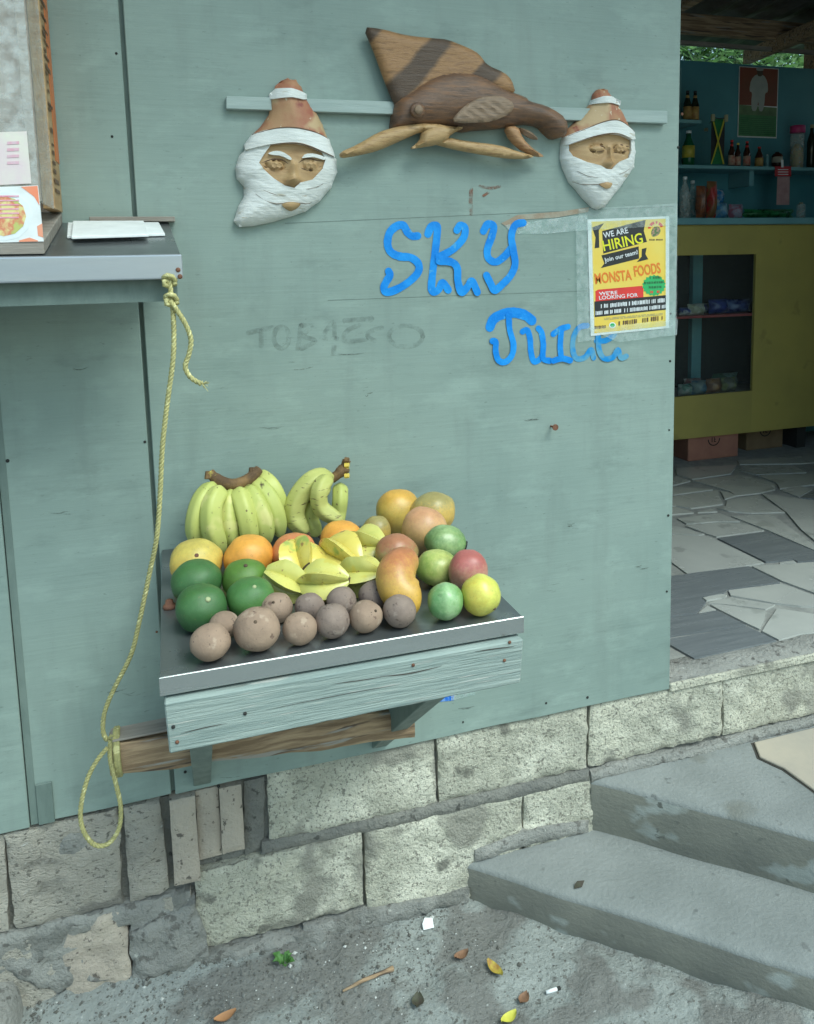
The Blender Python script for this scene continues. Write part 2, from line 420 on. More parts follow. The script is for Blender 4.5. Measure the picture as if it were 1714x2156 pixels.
# brush lettering and marks on the wall
def stroke_mesh(pts, wd, y, jit=0.0, n=5):
    """flat brush stroke on the wall: polyline of (x, z) points smoothed to a ribbon of width wd"""
    P = [Vector(p) for p in pts]; sm = []
    for i in range(len(P) - 1):
        p0 = P[max(i - 1, 0)]; p1 = P[i]; p2 = P[i + 1]; p3 = P[min(i + 2, len(P) - 1)]
        for k in range(n):
            t = k / n
            sm.append(.5 * ((2 * p1) + (-p0 + p2) * t + (2 * p0 - 5 * p1 + 4 * p2 - p3) * t * t + (-p0 + 3 * p1 - 3 * p2 + p3) * t ** 3))
    sm.append(P[-1])
    return sm
def ribbon(mb, sm, wd, y, wf=lambda t: 1.0):
    # union of discs and quads, each on its own tiny layer, is avoided: one strip with round caps
    n = len(sm); L = []; R = []
    for i, p in enumerate(sm):
        t = (sm[min(i + 1, n - 1)] - sm[max(i - 1, 0)]); t.normalize(); q = Vector((-t.y, t.x))
        h = wd / 2 * wf(i / (n - 1)) * (1 + .09 * noise.noise(Vector((p.x * 45, p.y * 45, 2))) + .07 * noise.noise(Vector((p.x * 160, p.y * 160, 2))))
        L.append(p + q * h); R.append(p - q * h)
    def cap(c, a, sgn, k=6):
        out = []
        v = a - c
        for j in range(1, k):
            an = math.pi * j / k * sgn
            out.append(c + Vector((v.x * math.cos(an) - v.y * math.sin(an), v.x * math.sin(an) + v.y * math.cos(an))))
        return out
    vs = []; fs = []
    for i in range(n): vs += [L[i].to_3d(), R[i].to_3d()]; vs[-1].z = vs[-2].z = i * 7e-6
    for i in range(n - 1): fs.append((2 * i, 2 * i + 1, 2 * i + 3, 2 * i + 2))
    c0 = [q.to_3d() for q in cap(sm[0], L[0], 1)]; b0 = len(vs); vs += c0; fs.append([0] + list(range(b0, b0 + len(c0))) + [1])
    c1 = [q.to_3d() for q in cap(sm[-1], R[-1], 1)]; b1 = len(vs)
    for q in c1: q.z = (n - 1) * 7e-6
    vs += c1; fs.append([2 * n - 1] + list(range(b1, b1 + len(c1))) + [2 * n - 2])
    mb.add([(v.x, y - v.z, v.y) for v in vs], fs)
def c3(x, y): p = onY((1150 + .5834 * x) * .6719, (600 + .5834 * y) * .6719); return (p.x, p.z)
LET = [
 ('S', [[(272,238),(240,238),(215,215),(195,182),(160,185),(122,220),(110,280),(128,325),(175,348),(235,355),(275,388),(274,432),(230,480),(165,522),(105,540),(90,515),(105,480),(122,450),(115,428)]], 'blue'),
 ('K', [[(327,228),(345,188),(375,185),(376,230),(365,330),(352,440),(346,520),(362,538),(385,525),(405,490),(436,528)], [(482,207),(500,182),(525,198),(516,250),(460,310),(385,352)], [(385,372),(450,378),(482,410),(486,480),(505,538),(535,515),(560,480),(590,540)]], 'blue'),
 ('Y', [[(625,212),(648,176),(680,188),(670,240),(646,310),(652,358),(692,378),(740,345),(772,305)], [(838,168),(795,180),(774,240),(785,320),(794,390),(770,450),(725,498),(685,530),(665,500),(640,450)]], 'blue'),
 ('J', [[(660,728),(680,685),(730,658),(790,650),(848,664),(885,692)], [(760,662),(765,740),(785,820),(776,880),(740,915),(705,905),(690,860),(690,810),(673,802)]], 'blue'),
 ('U', [[(835,752),(860,745),(875,790),(880,860),(897,912),(935,890),(946,830),(937,760),(920,735)], [(946,820),(945,895),(980,908)]], 'blue'),
 ('I', [[(1000,765),(1040,738),(1080,725)], [(1042,742),(1036,830),(1042,892)], [(998,908),(1045,896),(1088,906)]], 'blue'),
 ('C', [[(1182,720),(1140,730),(1110,780),(1105,850),(1125,896),(1170,890),(1203,850),(1216,892)]], 'blueworn'),
 ('E', [[(1232,802),(1280,800),(1318,778),(1330,760)], [(1240,775),(1245,850),(1272,896),(1318,890),(1345,850),(1362,892),(1390,884)]], 'blueworn')]
yl = -.0009
for (ch, sts, mt) in LET:
    mb = MB()
    for k, st in enumerate(sts):
        wd = .0168 if mt == 'blue' else .0138
        if ch == 'J' and k == 0: wd = .023
        if ch in 'UIJ' and not (ch == 'J' and k == 0): wd = .0142
        ribbon(mb, stroke_mesh([c3(*q) for q in st], wd, yl, n=8), wd, yl - .0012 * k)
    o = mb.build('painted_letter', M[mt], wall)
    o['label'] = 'blue brush-painted letter ' + ch
def ghost(name, c, alpha, scale):
    mt, n, bs = newmat(name); out = n.nodes['Material Output']; bs.inputs['Base Color'].default_value = col4(c); bs.inputs['Roughness'].default_value = .8
    tr = nd(n, 'ShaderNodeBsdfTransparent'); mx = nd(n, 'ShaderNodeMixShader')
    f = noise_tex(n, coords(n, (1, 1, 1)), scale, 5, .7); mr = nd(n, 'ShaderNodeMapRange'); mr.inputs['From Min'].default_value = .4; mr.inputs['From Max'].default_value = .65; mr.inputs['To Max'].default_value = alpha
    n.links.new(f, mr.inputs[0]); n.links.new(mr.outputs[0], mx.inputs[0]); n.links.new(tr.outputs[0], mx.inputs[1]); n.links.new(bs.outputs[0], mx.inputs[2]); n.links.new(mx.outputs[0], out.inputs[0])
    return mt
M['charcoal'] = ghost('rubbed charcoal', (.10, .12, .11), .30, 45)
M['rustmark'] = ghost('rust smear', (.24, .11, .07), .9, 60)
M['grime'] = ghost('grime', (.07, .075, .065), .75, 30)
def c6(x, y): p = onY((700 + .4084 * x) * .6719, (900 + .4084 * y) * .6719); return (p.x, p.z)
def ring(cx, cy, rx, ry, a0=0, a1=360): return [(cx + rx * math.cos(math.radians(a)), cy + ry * math.sin(math.radians(a))) for a in range(a0, a1 + 1, 30)]
TOB = [[[(190,350),(280,328),(380,310)], [(290,335),(290,450)]], [ring(445,385,58,82)], [[(595,290),(585,380),(570,470)], [(600,292),(680,300),(610,370),(705,410),(600,470)]], [[(775,355),(842,265),(852,370),(846,500)], [(750,385),(870,392)]], [[(1040,290),(955,330),(918,390),(960,415),(1095,398)], [(930,255),(1140,238)]], [[(1215,310),(1125,340),(1108,380),(1165,410)]], [ring(1400,375,130,82)]]
for k, sts in enumerate(TOB):
    mb = MB()
    for j, st in enumerate(sts): ribbon(mb, stroke_mesh([c6(*q) for q in st], .01, 0), .010, -.0008 - .0003 * j)
    o = mb.build('faded_letter', M['charcoal'], wall)
    o['label'] = 'faded hand-drawn letter ' + 'TOBACCO'[k]
def dl(*pts): return [(onY(*q).x, onY(*q).z) for q in pts]
for st, wd in ((dl((992, 398), (991, 425), (992, 450)), .009), (dl((1010, 392), (1035, 396), (1052, 392)), .006), (dl((1018, 412), (1032, 402), (1036, 394)), .006)):
    mb = MB(); ribbon(mb, stroke_mesh(st, wd, 0), wd, -.0008); mb.build('rust_smear', M['rustmark'], wall)
for (px, py, L, wd) in ((430, 1330, 40, .012), (1150, 1240, 30, .02), (1195, 1110, 25, .015), (545, 905, 60, .004), (620, 770, 40, .005), (1105, 888, 30, .004), (770, 828, 20, .006), (120, 1075, 50, .005), (150, 780, 60, .02), (700, 745, 90, .004), (1340, 1190, 30, .012), (990, 1545, 45, .022), (480, 1640, 50, .02), (240, 1460, 60, .02), (960, 1490, 40, .02)):
    for q in range(rnd.randint(2, 5)):
        x0 = px + rnd.uniform(-L * .4, L * .4); y0 = py + rnd.uniform(-9, 9); l2 = L * rnd.uniform(.25, .9); w2 = rnd.uniform(.0012, .0034)
        st = dl((x0, y0), (x0 + l2 * .5, y0 + rnd.uniform(-2, 2)), (x0 + l2, y0 - l2 * .08 + rnd.uniform(-3, 2)))
        mb = MB(); ribbon(mb, stroke_mesh(st, w2, 0, n=8), w2, -.0007 - .0002 * q, lambda t: max(.1, math.sin(math.pi * t)) ** .5 * (.7 + .6 * noise.noise(Vector((t * 6, px, q))))); mb.build('scuff_mark', M['grime'], wall)
# ------------------------------------------------------------------ concrete block foundation
found = thing('foundation_wall', (.3, .06, -.05), 'pale concrete block foundation under the plywood wall', 'wall')
def rough_block(poly, mt, y=.012, amp=.0055, step=.0085, name='block', parent=found, dep=.12, seed=0):
    """poly: outline in wall (x, z). Rough face, ragged outline"""
    pl = []
    for i in range(len(poly)):
        a = Vector(poly[i]); c = Vector(poly[(i + 1) % len(poly)]); k = max(1, int((c - a).length / .02))
        for j in range(k):
            q = a.lerp(c, j / k); pl.append((q.x + noise.noise(Vector((q.x * 40, q.y * 40, seed))) * amp * .75, q.y + noise.noise(Vector((q.x * 40, q.y * 40, seed + 9))) * amp * .75))
    def h(x, z):
        d = edist((x, z), pl)
        return dep + min(d, .012) * .5 + amp * noise.fractal(Vector((x * 22, z * 22, seed)), 1.0, 2.0, 4) + amp * .55 * noise.noise(Vector((x * 95, z * 95, seed))) - amp * 1.1 * max(0, noise.noise(Vector((x * 45, z * 60, seed + 3))) - .25)
    return relief(name, pl, h, y + dep, mt, parent, step=step)
def rect(x0, x1, z0, z1, j=.004):
    return [(x0 + rnd.uniform(-j, j), z0 + rnd.uniform(-j, j)), (x1 + rnd.uniform(-j, j), z0 + rnd.uniform(-j, j)), (x1 + rnd.uniform(-j, j), z1), (x0 + rnd.uniform(-j, j), z1)]
def X(px, py): return onY(px, py).x
def Z(px, py): return onY(px, py).z
zt = WB - .004
zj = (Z(560, 1790) + Z(1240, 1632)) / 2
r1 = [X(562, 1700), X(922, 1620), X(1243, 1550), X(1528, 1470), X(1528, 1470) + .40, X(1528, 1470) + .80]
for i in range(len(r1) - 1):
    ztop = zt if r1[i] < XD - .08 else .428
    rough_block(rect(r1[i] + .003, r1[i + 1] - .003, zj + .010, ztop, .002), M['block'], seed=i + 1)
r2 = [X(408, 1850), X(768, 1830), X(1105, 1720), X(1105, 1720) + .40]
z2b = [Z(450, 1995), Z(768, 1910), Z(1105, 1830)]
for i in range(3):
    rough_block(rect(r2[i] + .003, r2[i + 1] - .004, -.03 if i else z2b[0], zj - .013, .002), M['block'], seed=i + 20, y=.010 if i else .004)
# left: older rough blocks
xl = [-2.2, -1.8, -1.4, -1.0, -.6, X(12, 1800), X(262, 1800), X(352, 1800)]
zl = Z(150, 1935)
for i in range(len(xl) - 1):
    rough_block(rect(xl[i] + .004, xl[i + 1] - .004, zl + .006, zt - .006, .005), M['block2'], seed=i + 40, amp=.008, y=.004, step=.010 if i > 4 else .03)
xq = [-2.1, -1.7, -1.3, -.9, X(-150, 2000), X(130, 2000), X(275, 2000), X(405, 1950)]
for i in range(len(xq) - 1):
    rough_block(rect(xq[i] + .005, xq[i + 1] - .005, -.08, zl - .008, .006), M['brownblock'] if i == 5 else M['block2'], seed=i + 60, amp=.009, y=.006 if i != 5 else .001, step=.010 if i > 3 else .03)
# ribbed hollow block set on end below the left brace
hx0, hx1 = X(360, 1750), X(512, 1720); hz1 = zt - .003; hz0 = Z(405, 1850)
for (a, c, yy, mtn) in ((0, .36, -.010, 'brownblock'), (.36, .68, .006, 'brownblock'), (.68, 1, -.004, 'brownblock')):
    x0 = hx0 + (hx1 - hx0) * a; x1 = hx0 + (hx1 - hx0) * c
    rough_block(rect(x0 + .0005, x1 - .0005, hz0 + (.035 if a > 0 else 0) + (.008 if a > .5 else 0), hz1, .001), M[mtn], y=yy, seed=int(a * 100) + 80, amp=.0016, name='rib_block')
# mortar bed behind everything, thick struck joint, cracks
MB().box(-2.3, XD + 2.2, .024, .13, -.1, zt - .012).build('mortar_core', M['mortar'], found)
def smear(pts, mt, seed, y=.004, amp=.006, step=.012, dep=.05, name='mortar_smear'):
    return rough_block(dl(*pts), mt, y=y, amp=amp, step=step, seed=seed, dep=dep, name=name)
smear([(552, 1802), (700, 1772), (900, 1728), (1100, 1682), (1243, 1647), (1243, 1622), (1100, 1654), (900, 1702), (700, 1748), (552, 1778)], M['mortar'], 100, y=.0075, amp=.003, name='bed_joint')
smear([(516, 1655), (560, 1645), (558, 1790), (516, 1815)], M['mortar'], 101, y=.018, amp=.004)
smear([(-20, 1975), (140, 1935), (270, 1905), (400, 1880), (420, 1985), (280, 2010), (275, 1945), (150, 1975), (180, 2010), (230, 2060), (120, 2090), (-20, 2040)], M['cement'], 102, y=.0015, amp=.008)
smear([(275, 1960), (410, 1890), (440, 2000), (560, 1975), (690, 1950), (690, 2010), (520, 2070), (280, 2100)], M['cement'], 103, y=-.012, amp=.012)
smear([(640, 1950), (770, 1918), (990, 1868), (985, 1895), (800, 1950), (640, 1995)], M['cement'], 104, y=-.004, amp=.010)
smear([(1246, 1648), (1400, 1612), (1560, 1572), (1760, 1522), (1760, 1502), (1560, 1548), (1480, 1575), (1400, 1588), (1300, 1606), (1246, 1628)], M['cement'], 106, y=.0, amp=.004)
smear([(1000, 1815), (1110, 1780), (1240, 1752), (1240, 1728), (1160, 1738), (1100, 1752), (1000, 1790)], M['cement'], 107, y=.0, amp=.004)
smear([(120, 1748), (180, 1738), (185, 1790), (125, 1800)], M['cement'], 105, y=-.001, amp=.004)

# ------------------------------------------------------------------ steps and threshold
sdv = Vector((math.sin(math.radians(27)), -math.cos(math.radians(27)), 0))
def step_solid(xw, ztop, zbot, L, xr, mt, dv):
    a = Vector((xw, .004, 0)); c = a + dv * L
    nlen = 60; prof = []
    mb = MB(); top = []; ns = 46
    # top as grid between nose line and right boundary, riser below, rounded worn nose
    rows = []
    for i in range(ns + 1):
        p = a + dv * (L * i / ns)
        wob = noise.noise(Vector((p.x * 6, p.y * 6, ztop * 10))) * .006 + noise.noise(Vector((p.x * 40, p.y * 40, 1))) * .0015
        nrm = Vector((-dv.y, dv.x, 0)) * -1   # pointing to the lower side
        if nrm.x > 0: nrm = -nrm
        cross = [(p + nrm * (wob - .012), zbot - .05), (p + nrm * (wob - .004), zbot + .03), (p + nrm * wob, ztop - .012), (p + nrm * (wob - .004), ztop - .004), (p + nrm * (wob - .012), ztop)]
        for k in range(1, 9):
            q = p + Vector((1, 0, 0)) * (k / 8) ** 1.3 * (xr - p.x)
            cross.append((q, ztop + noise.noise(Vector((q.x * 9, q.y * 9, 4))) * .0025))
        rows.append([Vector((q.x, q.y, z)) for q, z in cross])
    n = len(rows[0]); mb.v = [v for r in rows for v in r]
    mb.f = [[i * n + k, (i + 1) * n + k, (i + 1) * n + k + 1, i * n + k + 1] for i in range(ns) for k in range(n - 1)]
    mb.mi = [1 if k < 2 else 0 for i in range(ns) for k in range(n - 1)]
    return mb
P1 = onZ(985, 1821, Z(985, 1821)); Z1 = P1.z; Z2 = Z(1247, 1642)
def dvec(pa, pb, z):
    a, c = onZ(*pa, z), onZ(*pb, z); d = (c - a); d.z = 0; return d.normalized()
d1 = dvec((985, 1821), (1714, 2052), Z1); d2 = dvec((1247, 1642), (1714, 1763), Z2)
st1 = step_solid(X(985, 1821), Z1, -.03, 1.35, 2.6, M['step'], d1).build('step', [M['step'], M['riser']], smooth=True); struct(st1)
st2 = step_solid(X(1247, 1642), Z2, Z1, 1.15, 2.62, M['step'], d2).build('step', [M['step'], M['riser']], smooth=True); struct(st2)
for o in (st1, st2):
    try: o.data.set_sharp_from_angle(angle=math.radians(40))
    except Exception: pass
fl = [onZ(1588, 1562, Z2 + .008), onZ(1760, 1520, Z2 + .008), onZ(1860, 1700, Z2 + .008), onZ(1728, 1672, Z2 + .008), onZ(1650, 1615, Z2 + .008), onZ(1600, 1592, Z2 + .008)]
MB().prism(fl, (0, 0, -.007)).build('flagstone', M['flag'], st2, bevel=.002)
fl2 = [p + Vector((0, 0, -.0065)) + (p - sum(fl, Vector()) / 6) * .06 for p in fl]
MB().prism(fl2, (0, 0, -.004)).build('flagstone_bed', M['crack'], st2)
# cement fillet along block wall on the steps, threshold kerb
th = thing('threshold', (XD + .5, .05, .42), 'rough mortar threshold below the open doorway', 'threshold')
mb = MB()
FZ = .462
n = 60; x0 = XD - .004; x1 = 2.5
rows = []
for i in range(n + 1):
    x = x0 + (x1 - x0) * i / n
    r = lambda k, a: noise.noise(Vector((x * 14, k * 5.1, 2))) * a + noise.noise(Vector((x * 60, k * 5.1, 7))) * a * .4
    rows.append([Vector((x, .020 + r(1, .002), .424)), Vector((x, .006 + r(2, .003), .430)), Vector((x, .006 + r(3, .003), .450 + r(4, .002))), Vector((x, .028 + r(5, .008), .453 + r(6, .004))), Vector((x, .045 + r(7, .008), .461 + r(8, .006))), Vector((x, .10, FZ - .006)), Vector((x, .12, FZ - .02))])
k = len(rows[0]); mb.v = [v for r in rows for v in r]
mb.f = [[i * k + j, (i + 1) * k + j, (i + 1) * k + j + 1, i * k + j + 1] for i in range(n) for j in range(k - 1)]; mb.mi = [0] * len(mb.f)
mb.build('mortar_lip', M['cement'], th, smooth=True)
MB().box(XD + .002, 2.5, -.001, .03, .4265, .449).build('kerb_strip', M['block'], th, bevel=.003)

# ------------------------------------------------------------------ shop interior
floor = struct(MB().box(-2.3, 5.2, .05, 2.4, FZ - .06, FZ - .006).build('shop_floor', M['grout']))
def c2(x, y): return onZ(1377.4 + .2493 * x, 907 + .2493 * y, FZ)
TILES = [('g', [(60,1765),(790,1648),(1040,1770),(335,1922),(60,1765)]), ('g', [(40,1590),(375,1542),(530,1514),(780,1638),(40,1745)]),
 ('g', [(0,1245),(370,1192),(800,1142),(1068,1275),(620,1338),(590,1372),(396,1410),(438,1448),(362,1533),(0,1582)]),
 ('w', [(376,1535),(450,1472),(525,1508)]), ('w', [(406,1408),(560,1372),(618,1384),(596,1402),(440,1430)]),
 ('w', [(455,1452),(645,1402),(1028,1464),(945,1504),(560,1458)]), ('w', [(468,1462),(560,1464),(945,1512),(935,1600),(893,1674),(782,1624),(535,1500)]),
 ('w', [(1040,1495),(1460,1560),(1460,1690),(1240,1712),(1052,1764),(908,1690),(962,1600)]), ('w', [(622,1344),(1075,1286),(1460,1425),(1460,1484),(1240,1478),(1022,1454),(642,1386)]),
 ('w', [(822,1140),(1460,1098),(1460,1405),(1082,1268)]), ('g', [(532,905),(945,848),(1460,1060),(1460,1090),(1215,1104),(1180,1088),(1062,1098),(942,1106)]),
 ('w', [(1062,1106),(1182,1092),(1205,1108),(1060,1120)]), ('w', [(0,866),(470,888),(930,1112),(790,1134),(282,1207),(0,1000)]),
 ('w', [(262,800),(560,772),(765,782),(930,840),(525,894),(440,868)]), ('w', [(645,716),(995,702),(1240,880),(1460,1040),(1340,1000),(960,838),(782,768)]),
 ('w', [(0,830),(180,800),(430,868),(380,878),(0,858)]), ('w', [(190,738),(560,694),(620,718),(730,762),(540,762),(270,782)]), ('w', [(365,688),(480,656),(538,680)]),
 ('w', [(532,650),(600,632),(614,582),(868,540),(1108,684),(820,692),(622,674)]), ('w', [(0,575),(538,502),(555,560),(588,616),(310,653),(180,632),(0,640)]),
 ('w', [(560,508),(628,516),(695,548),(596,574)]), ('w', [(905,527),(1460,605),(1460,1010),(1240,830),(1115,685)]), ('w', [(325,416),(740,367),(1015,440),(1028,490),(900,522),(692,546),(640,510)]),
 ('w', [(0,500),(180,470),(500,492),(150,540),(0,560)]), ('w', [(180,312),(700,286),(655,358),(320,408),(190,370)]), ('w', [(762,290),(1180,292),(1288,350),(860,368),(715,328)]),
 ('w', [(700,246),(1460,198),(1460,255),(1250,274),(720,280)]), ('w', [(872,374),(1300,360),(1460,380),(1460,440),(1060,488),(1032,438)]), ('w', [(1064,496),(1210,462),(1350,486),(1222,558)]), ('g', [(1235,560),(1360,490),(1460,500),(1460,585)]),
 ('w', [(0,640),(180,640),(340,690),(0,715)]), ('w', [(0,420),(190,385),(310,420),(180,455),(0,480)])]
for kind, pl in TILES:
    if pl[0] == pl[-1]: pl = pl[:-1]
    P = [c2(*q) for q in pl]; c = sum(P, Vector()) / len(P)
    P = [p + (c - p).normalized() * min(.0018, (c - p).length * .2) for p in P]
    dz = rnd.uniform(-.0006, .0006)
    MB().prism([p + Vector((0, 0, dz)) for p in P], (0, 0, -.0085)).build('tile', M['tile' if kind == 'w' else 'greytile'], floor)
# more paving out of sight to the right of the opening
for i in range(8):
    for j in range(4):
        x0 = 1.95 + i * .4; y0 = .14 + j * .42
        if x0 > 1.86 + .93 * (y0 + .42 - .1): MB().box(x0 + .004, x0 + .394, y0 + .004, y0 + .412, FZ - .0085, FZ).build('tile', M['tile'], floor, bevel=.001)
YB = 2.28
room = thing('shop_room', (1.5, YB, FZ), 'teal painted inner walls of the shop seen through the doorway', 'wall')
MB().box(-2.3, 5.2, YB, YB + .1, FZ - .05, 2.60).build('back_wall', M['teal'], room)
MB().box(-2.4, -2.3, .08, YB + .1, FZ - .05, WT).build('side_wall', M['teal'], room)
MB().box(5.2, 5.3, .0, YB + .1, FZ - .05, WT).build('side_wall', M['teal'], room)
for x in (1.0, 2.4, 3.62, 4.6):
    MB().box(x, x + .07, YB + .005, YB + .08, 2.60, 2.80).build('wall_post', M['timber'], room)
roof = thing('roof', (1.5, 1.0, WT), 'timber and zinc roof over the shop interior, with a front overhang added for shade', 'roof')
mb = MB()
nc = 170
for i in range(nc):
    xa = -2.6 + i * 8.1 / nc; xb = xa + 8.1 / nc
    za = .012 * math.sin(i * 1.35); zb = .012 * math.sin((i + 1) * 1.35)
    mb.add([(xa, -.80, 3.04 + za), (xb, -.80, 3.04 + zb), (xb, 2.75, 2.83 + zb), (xa, 2.75, 2.83 + za)], [(0, 1, 2, 3)])  # unseen front overhang, lengthened to shade the upper wall
mb.build('zinc_sheet', mk('old zinc', (.16, .16, .145), (.10, .085, .07), 7, .6, .3, metal=.4), roof)
for y in (-.7, .25, .95, 1.62, 2.22):
    z = 3.0 - .19 * (y + .42) / 3.17 - .012
    MB().box(-2.5, 5.4, y, y + .05, z - .10, z).build('purlin', M['timber'], roof, bevel=.003)
for x in (-1.6, -.2, 1.2, 2.35, 3.3, 4.4):
    MB().hexa([(x, -.75, 2.80), (x + .05, -.75, 2.80), (x + .05, 2.5, 2.66), (x, 2.5, 2.66), (x, -.75, 2.88), (x + .05, -.75, 2.88), (x + .05, 2.5, 2.735), (x, 2.5, 2.735)]).build('rafter', M['timber'], roof, bevel=.003)
MB().box(-2.5, 5.3, .02, .07, WT, 2.78).build('wall_plate', M['timber'], roof)

# back counter with display window
YC = 1.90
ctr = thing('display_counter', (2.9, YC, .57), 'mustard yellow counter with a dark display window inside the shop', 'counter')
cz0, cz1 = onY(1560, 912, YC).z, onY(1560, 473, YC).z
wx0, wx1 = 1.75, onY(1588, 680, YC).x; wz0, wz1 = onY(1520, 828, YC).z, onY(1520, 536, YC).z
for (a, c, e, f) in ((wx1, 4.6, cz0, cz1), (1.55, wx1, cz0, wz0), (1.55, wx1, wz1, cz1), (1.55, wx0, wz0, wz1)):
    MB().box(a, c, YC, YC + .018, e, f).build('front_board', M['yellow'], ctr)
MB().box(1.55, 4.6, YC + .33, YC + .345, cz0, cz1 - .001).build('rear_board', M['dark'], ctr)
MB().box(1.55, wx1 + .2, YC + .019, YC + .329, wz0 - .03, wz0 - .01).build('display_floor', M['greytimber'], ctr)
rs = MB().box(1.6, wx1 + .04, YC + .02, YC + .31, onY(1500, 664, YC).z - .012, onY(1500, 664, YC).z).build('display_shelf', mk('red shelf edge', (.33, .06, .06), rough=.5), ctr)
for zz in ((onY(1500, 660, YC + .2).z + .02, wz1), (wz0 - .01, onY(1500, 668, YC).z - .012)):
    MB().box(onY(1458, 600, YC + .3).x, onY(1478, 600, YC + .3).x, YC + .295, YC + .328, zz[0], zz[1]).build('inner_post', M['tealshelf'], ctr)
MB().box(wx0 + .001, wx1 - .001, YC + .008, YC + .011, wz0 + .001, wz1 - .001).build('glass_pane', M['glass'], ctr)
MB().box(1.5, 4.65, YC - .03, YB - .001, cz1 + .001, cz1 + .035).build('counter_top', M['tealshelf'], ctr, bevel=.003)
for xx in (3.3, 4.3):
    MB().box(xx, xx + .06, YC + .05, YC + .3, FZ - .006, cz0 - .001).build('support', M['dark'], ctr)
def support_block(px0, px1, pyt, pyb, Y0, mt, label, name='support_brick', mark=True, dep=.2):
    x0, x1 = onY(px0, pyb, Y0).x, onY(px1, pyb, Y0).x
    r = thing(name, ((x0 + x1) / 2, Y0, FZ - .006), label, 'block')
    MB().box(x0, x1, Y0, Y0 + dep, FZ - .006, cz0 - .0005).build('body', mt, r, bevel=.004)
    if mark:
        cxm = (x0 + x1) / 2; czm = cz0 - .02
        mb = MB(); ribbon(mb, [Vector((cxm + .036 * math.cos(t * .25), czm + .036 * math.sin(t * .25))) for t in range(13, 26)], .006, Y0 - .0012); mb.build('stamp_ring', M['dark'], r)
        mb = MB()
        mb.box(cxm - .014, cxm - .009, Y0 - .0015, Y0 - .0008, czm - .018, czm + .008).box(cxm + .001, cxm + .005, Y0 - .0015, Y0 - .0008, czm - .018, czm + .008).box(cxm + .005, cxm + .014, Y0 - .0014, Y0 - .0008, czm - .018, czm - .014).box(cxm + .005, cxm + .012, Y0 - .0014, Y0 - .0008, czm - .005, czm - .001)
        mb.build('stamp_mark', M['dark'], r)
    return r
support_block(1449, 1554, 920, 962, YC + .02, mk('pink brick', (.40, .19, .13), (.33, .15, .11), 9, .8, .4), 'pinkish brick with a round stamp propping the yellow counter')
support_block(1572, 1648, 910, 940, YC + .10, mk('brown cardboard', (.24, .165, .09), (.19, .13, .07), 9, .8, .2), 'brown block behind the pink brick under the counter')

# wall shelves above the counter
shelf = thing('wall_shelf', (2.9, YB, 1.9), 'teal painted shelf boards fixed to the back wall', 'shelf')
zs = onY(1560, 349, YB - .22).z
MB().box(1.4, 4.6, YB - .22, YB - .001, zs - .018, zs).build('shelf_board', M['tealshelf'], shelf, bevel=.002)
zu = onY(1450, 251, YB - .22).z
xu = onY(1471, 250, YB - .22).x
MB().box(1.4, xu + .02, YB - .22, YB - .001, zu - .018, zu).build('shelf_board', M['tealshelf'], shelf, bevel=.002)
MB().box(xu - .002, xu + .018, YB - .035, YB - .002, zu + .001, 2.55).build('shelf_upright', M['tealshelf'], shelf)
MB().box(2.35, 4.6, YB - .03, YB - .001, onY(1600, 100, YB).z - .02, onY(1600, 100, YB).z).build('wall_rail', M['greytimber'], shelf)
for x in (3.05, 3.7):
    MB().box(x, x + .03, YB - .18, YB - .002, zs - .10, zs - .0185).build('bracket', M['tealshelf'], shelf)

def bottle(px, pyb, pyt, wpx, zbase, label, glass, lab=None, cap='redprint', Y=YB - .12, neck=.36, labc=None, group='bottles on the shop shelves', labz=(.12, .42)):
    p = onY(px, pyb, Y); h = (onY(px, pyb, Y).z, onY(px, pyt, Y).z); H = h[1] - h[0]; R = wpx / 2 * depth(p) / F
    root = thing('bottle', (p.x, Y, zbase), label, 'bottle', group)
    o = Vector((p.x, Y, zbase))
    MB().lathe([(R * .85, 0), (R, .006), (R, H * (1 - neck) * .88), (R * .8, H * (1 - neck)), (R * .42, H * (1 - neck * .55)), (R * .36, H * .93)], 14, o).build('glass_body', glass, root, smooth=True)
    MB().lathe([(R * .42, H * .925), (R * .42, H * .995), (R * .3, H)], 12, o).build('cap', M[cap], root, smooth=True)
    if lab: MB().lathe([(R * 1.02, H * labz[0]), (R * 1.02, H * labz[1])], 14, o).build('paper_label', lab, root, smooth=True)
    if labc: MB().lathe([(R * .5, H * .74), (R * .42, H * .86)], 12, o).build('neck_label', labc, root, smooth=True)
    return root
goldlab = mk('gold label', (.50, .36, .12), (.38, .22, .08), 60, .5, 0)
creamlab = mk('cream and red label', (.60, .52, .40), (.42, .12, .09), 30, .5, 0)
yellab = mk('yellow label', (.55, .45, .05), (.30, .30, .05), 40, .5, 0)
bottle(1447, 246, 178, 17, zu, 'left dark stout bottle with gold label on the upper shelf', M['glassg'], goldlab, 'blackprint', labc=goldlab, labz=(.1, .5))
bottle(1463, 246, 178, 17, zu, 'right dark stout bottle with gold label on the upper shelf', M['glassg'], goldlab, 'blackprint', labc=goldlab, labz=(.1, .5))
bottle(1449, 345, 268, 26, zs, 'green plastic drink bottle with yellow label', M['glassgr'], yellab, 'whiteprint', labz=(.25, .58))
bottle(1485, 345, 262, 20, zs, 'clear bottle beside the yellow cross cloth', M['glass'], None, 'greyprint')
bottle(1540, 345, 286, 14, zs, 'red capped sauce bottle, leftmost of the red label ones', M['glassb'], creamlab, labz=(.1, .45), labc=M['redprint'])
bottle(1553, 345, 292, 13, zs, 'yellow necked sauce bottle between the two red capped ones', M['glassb'], creamlab, 'yprint', labz=(.1, .45))
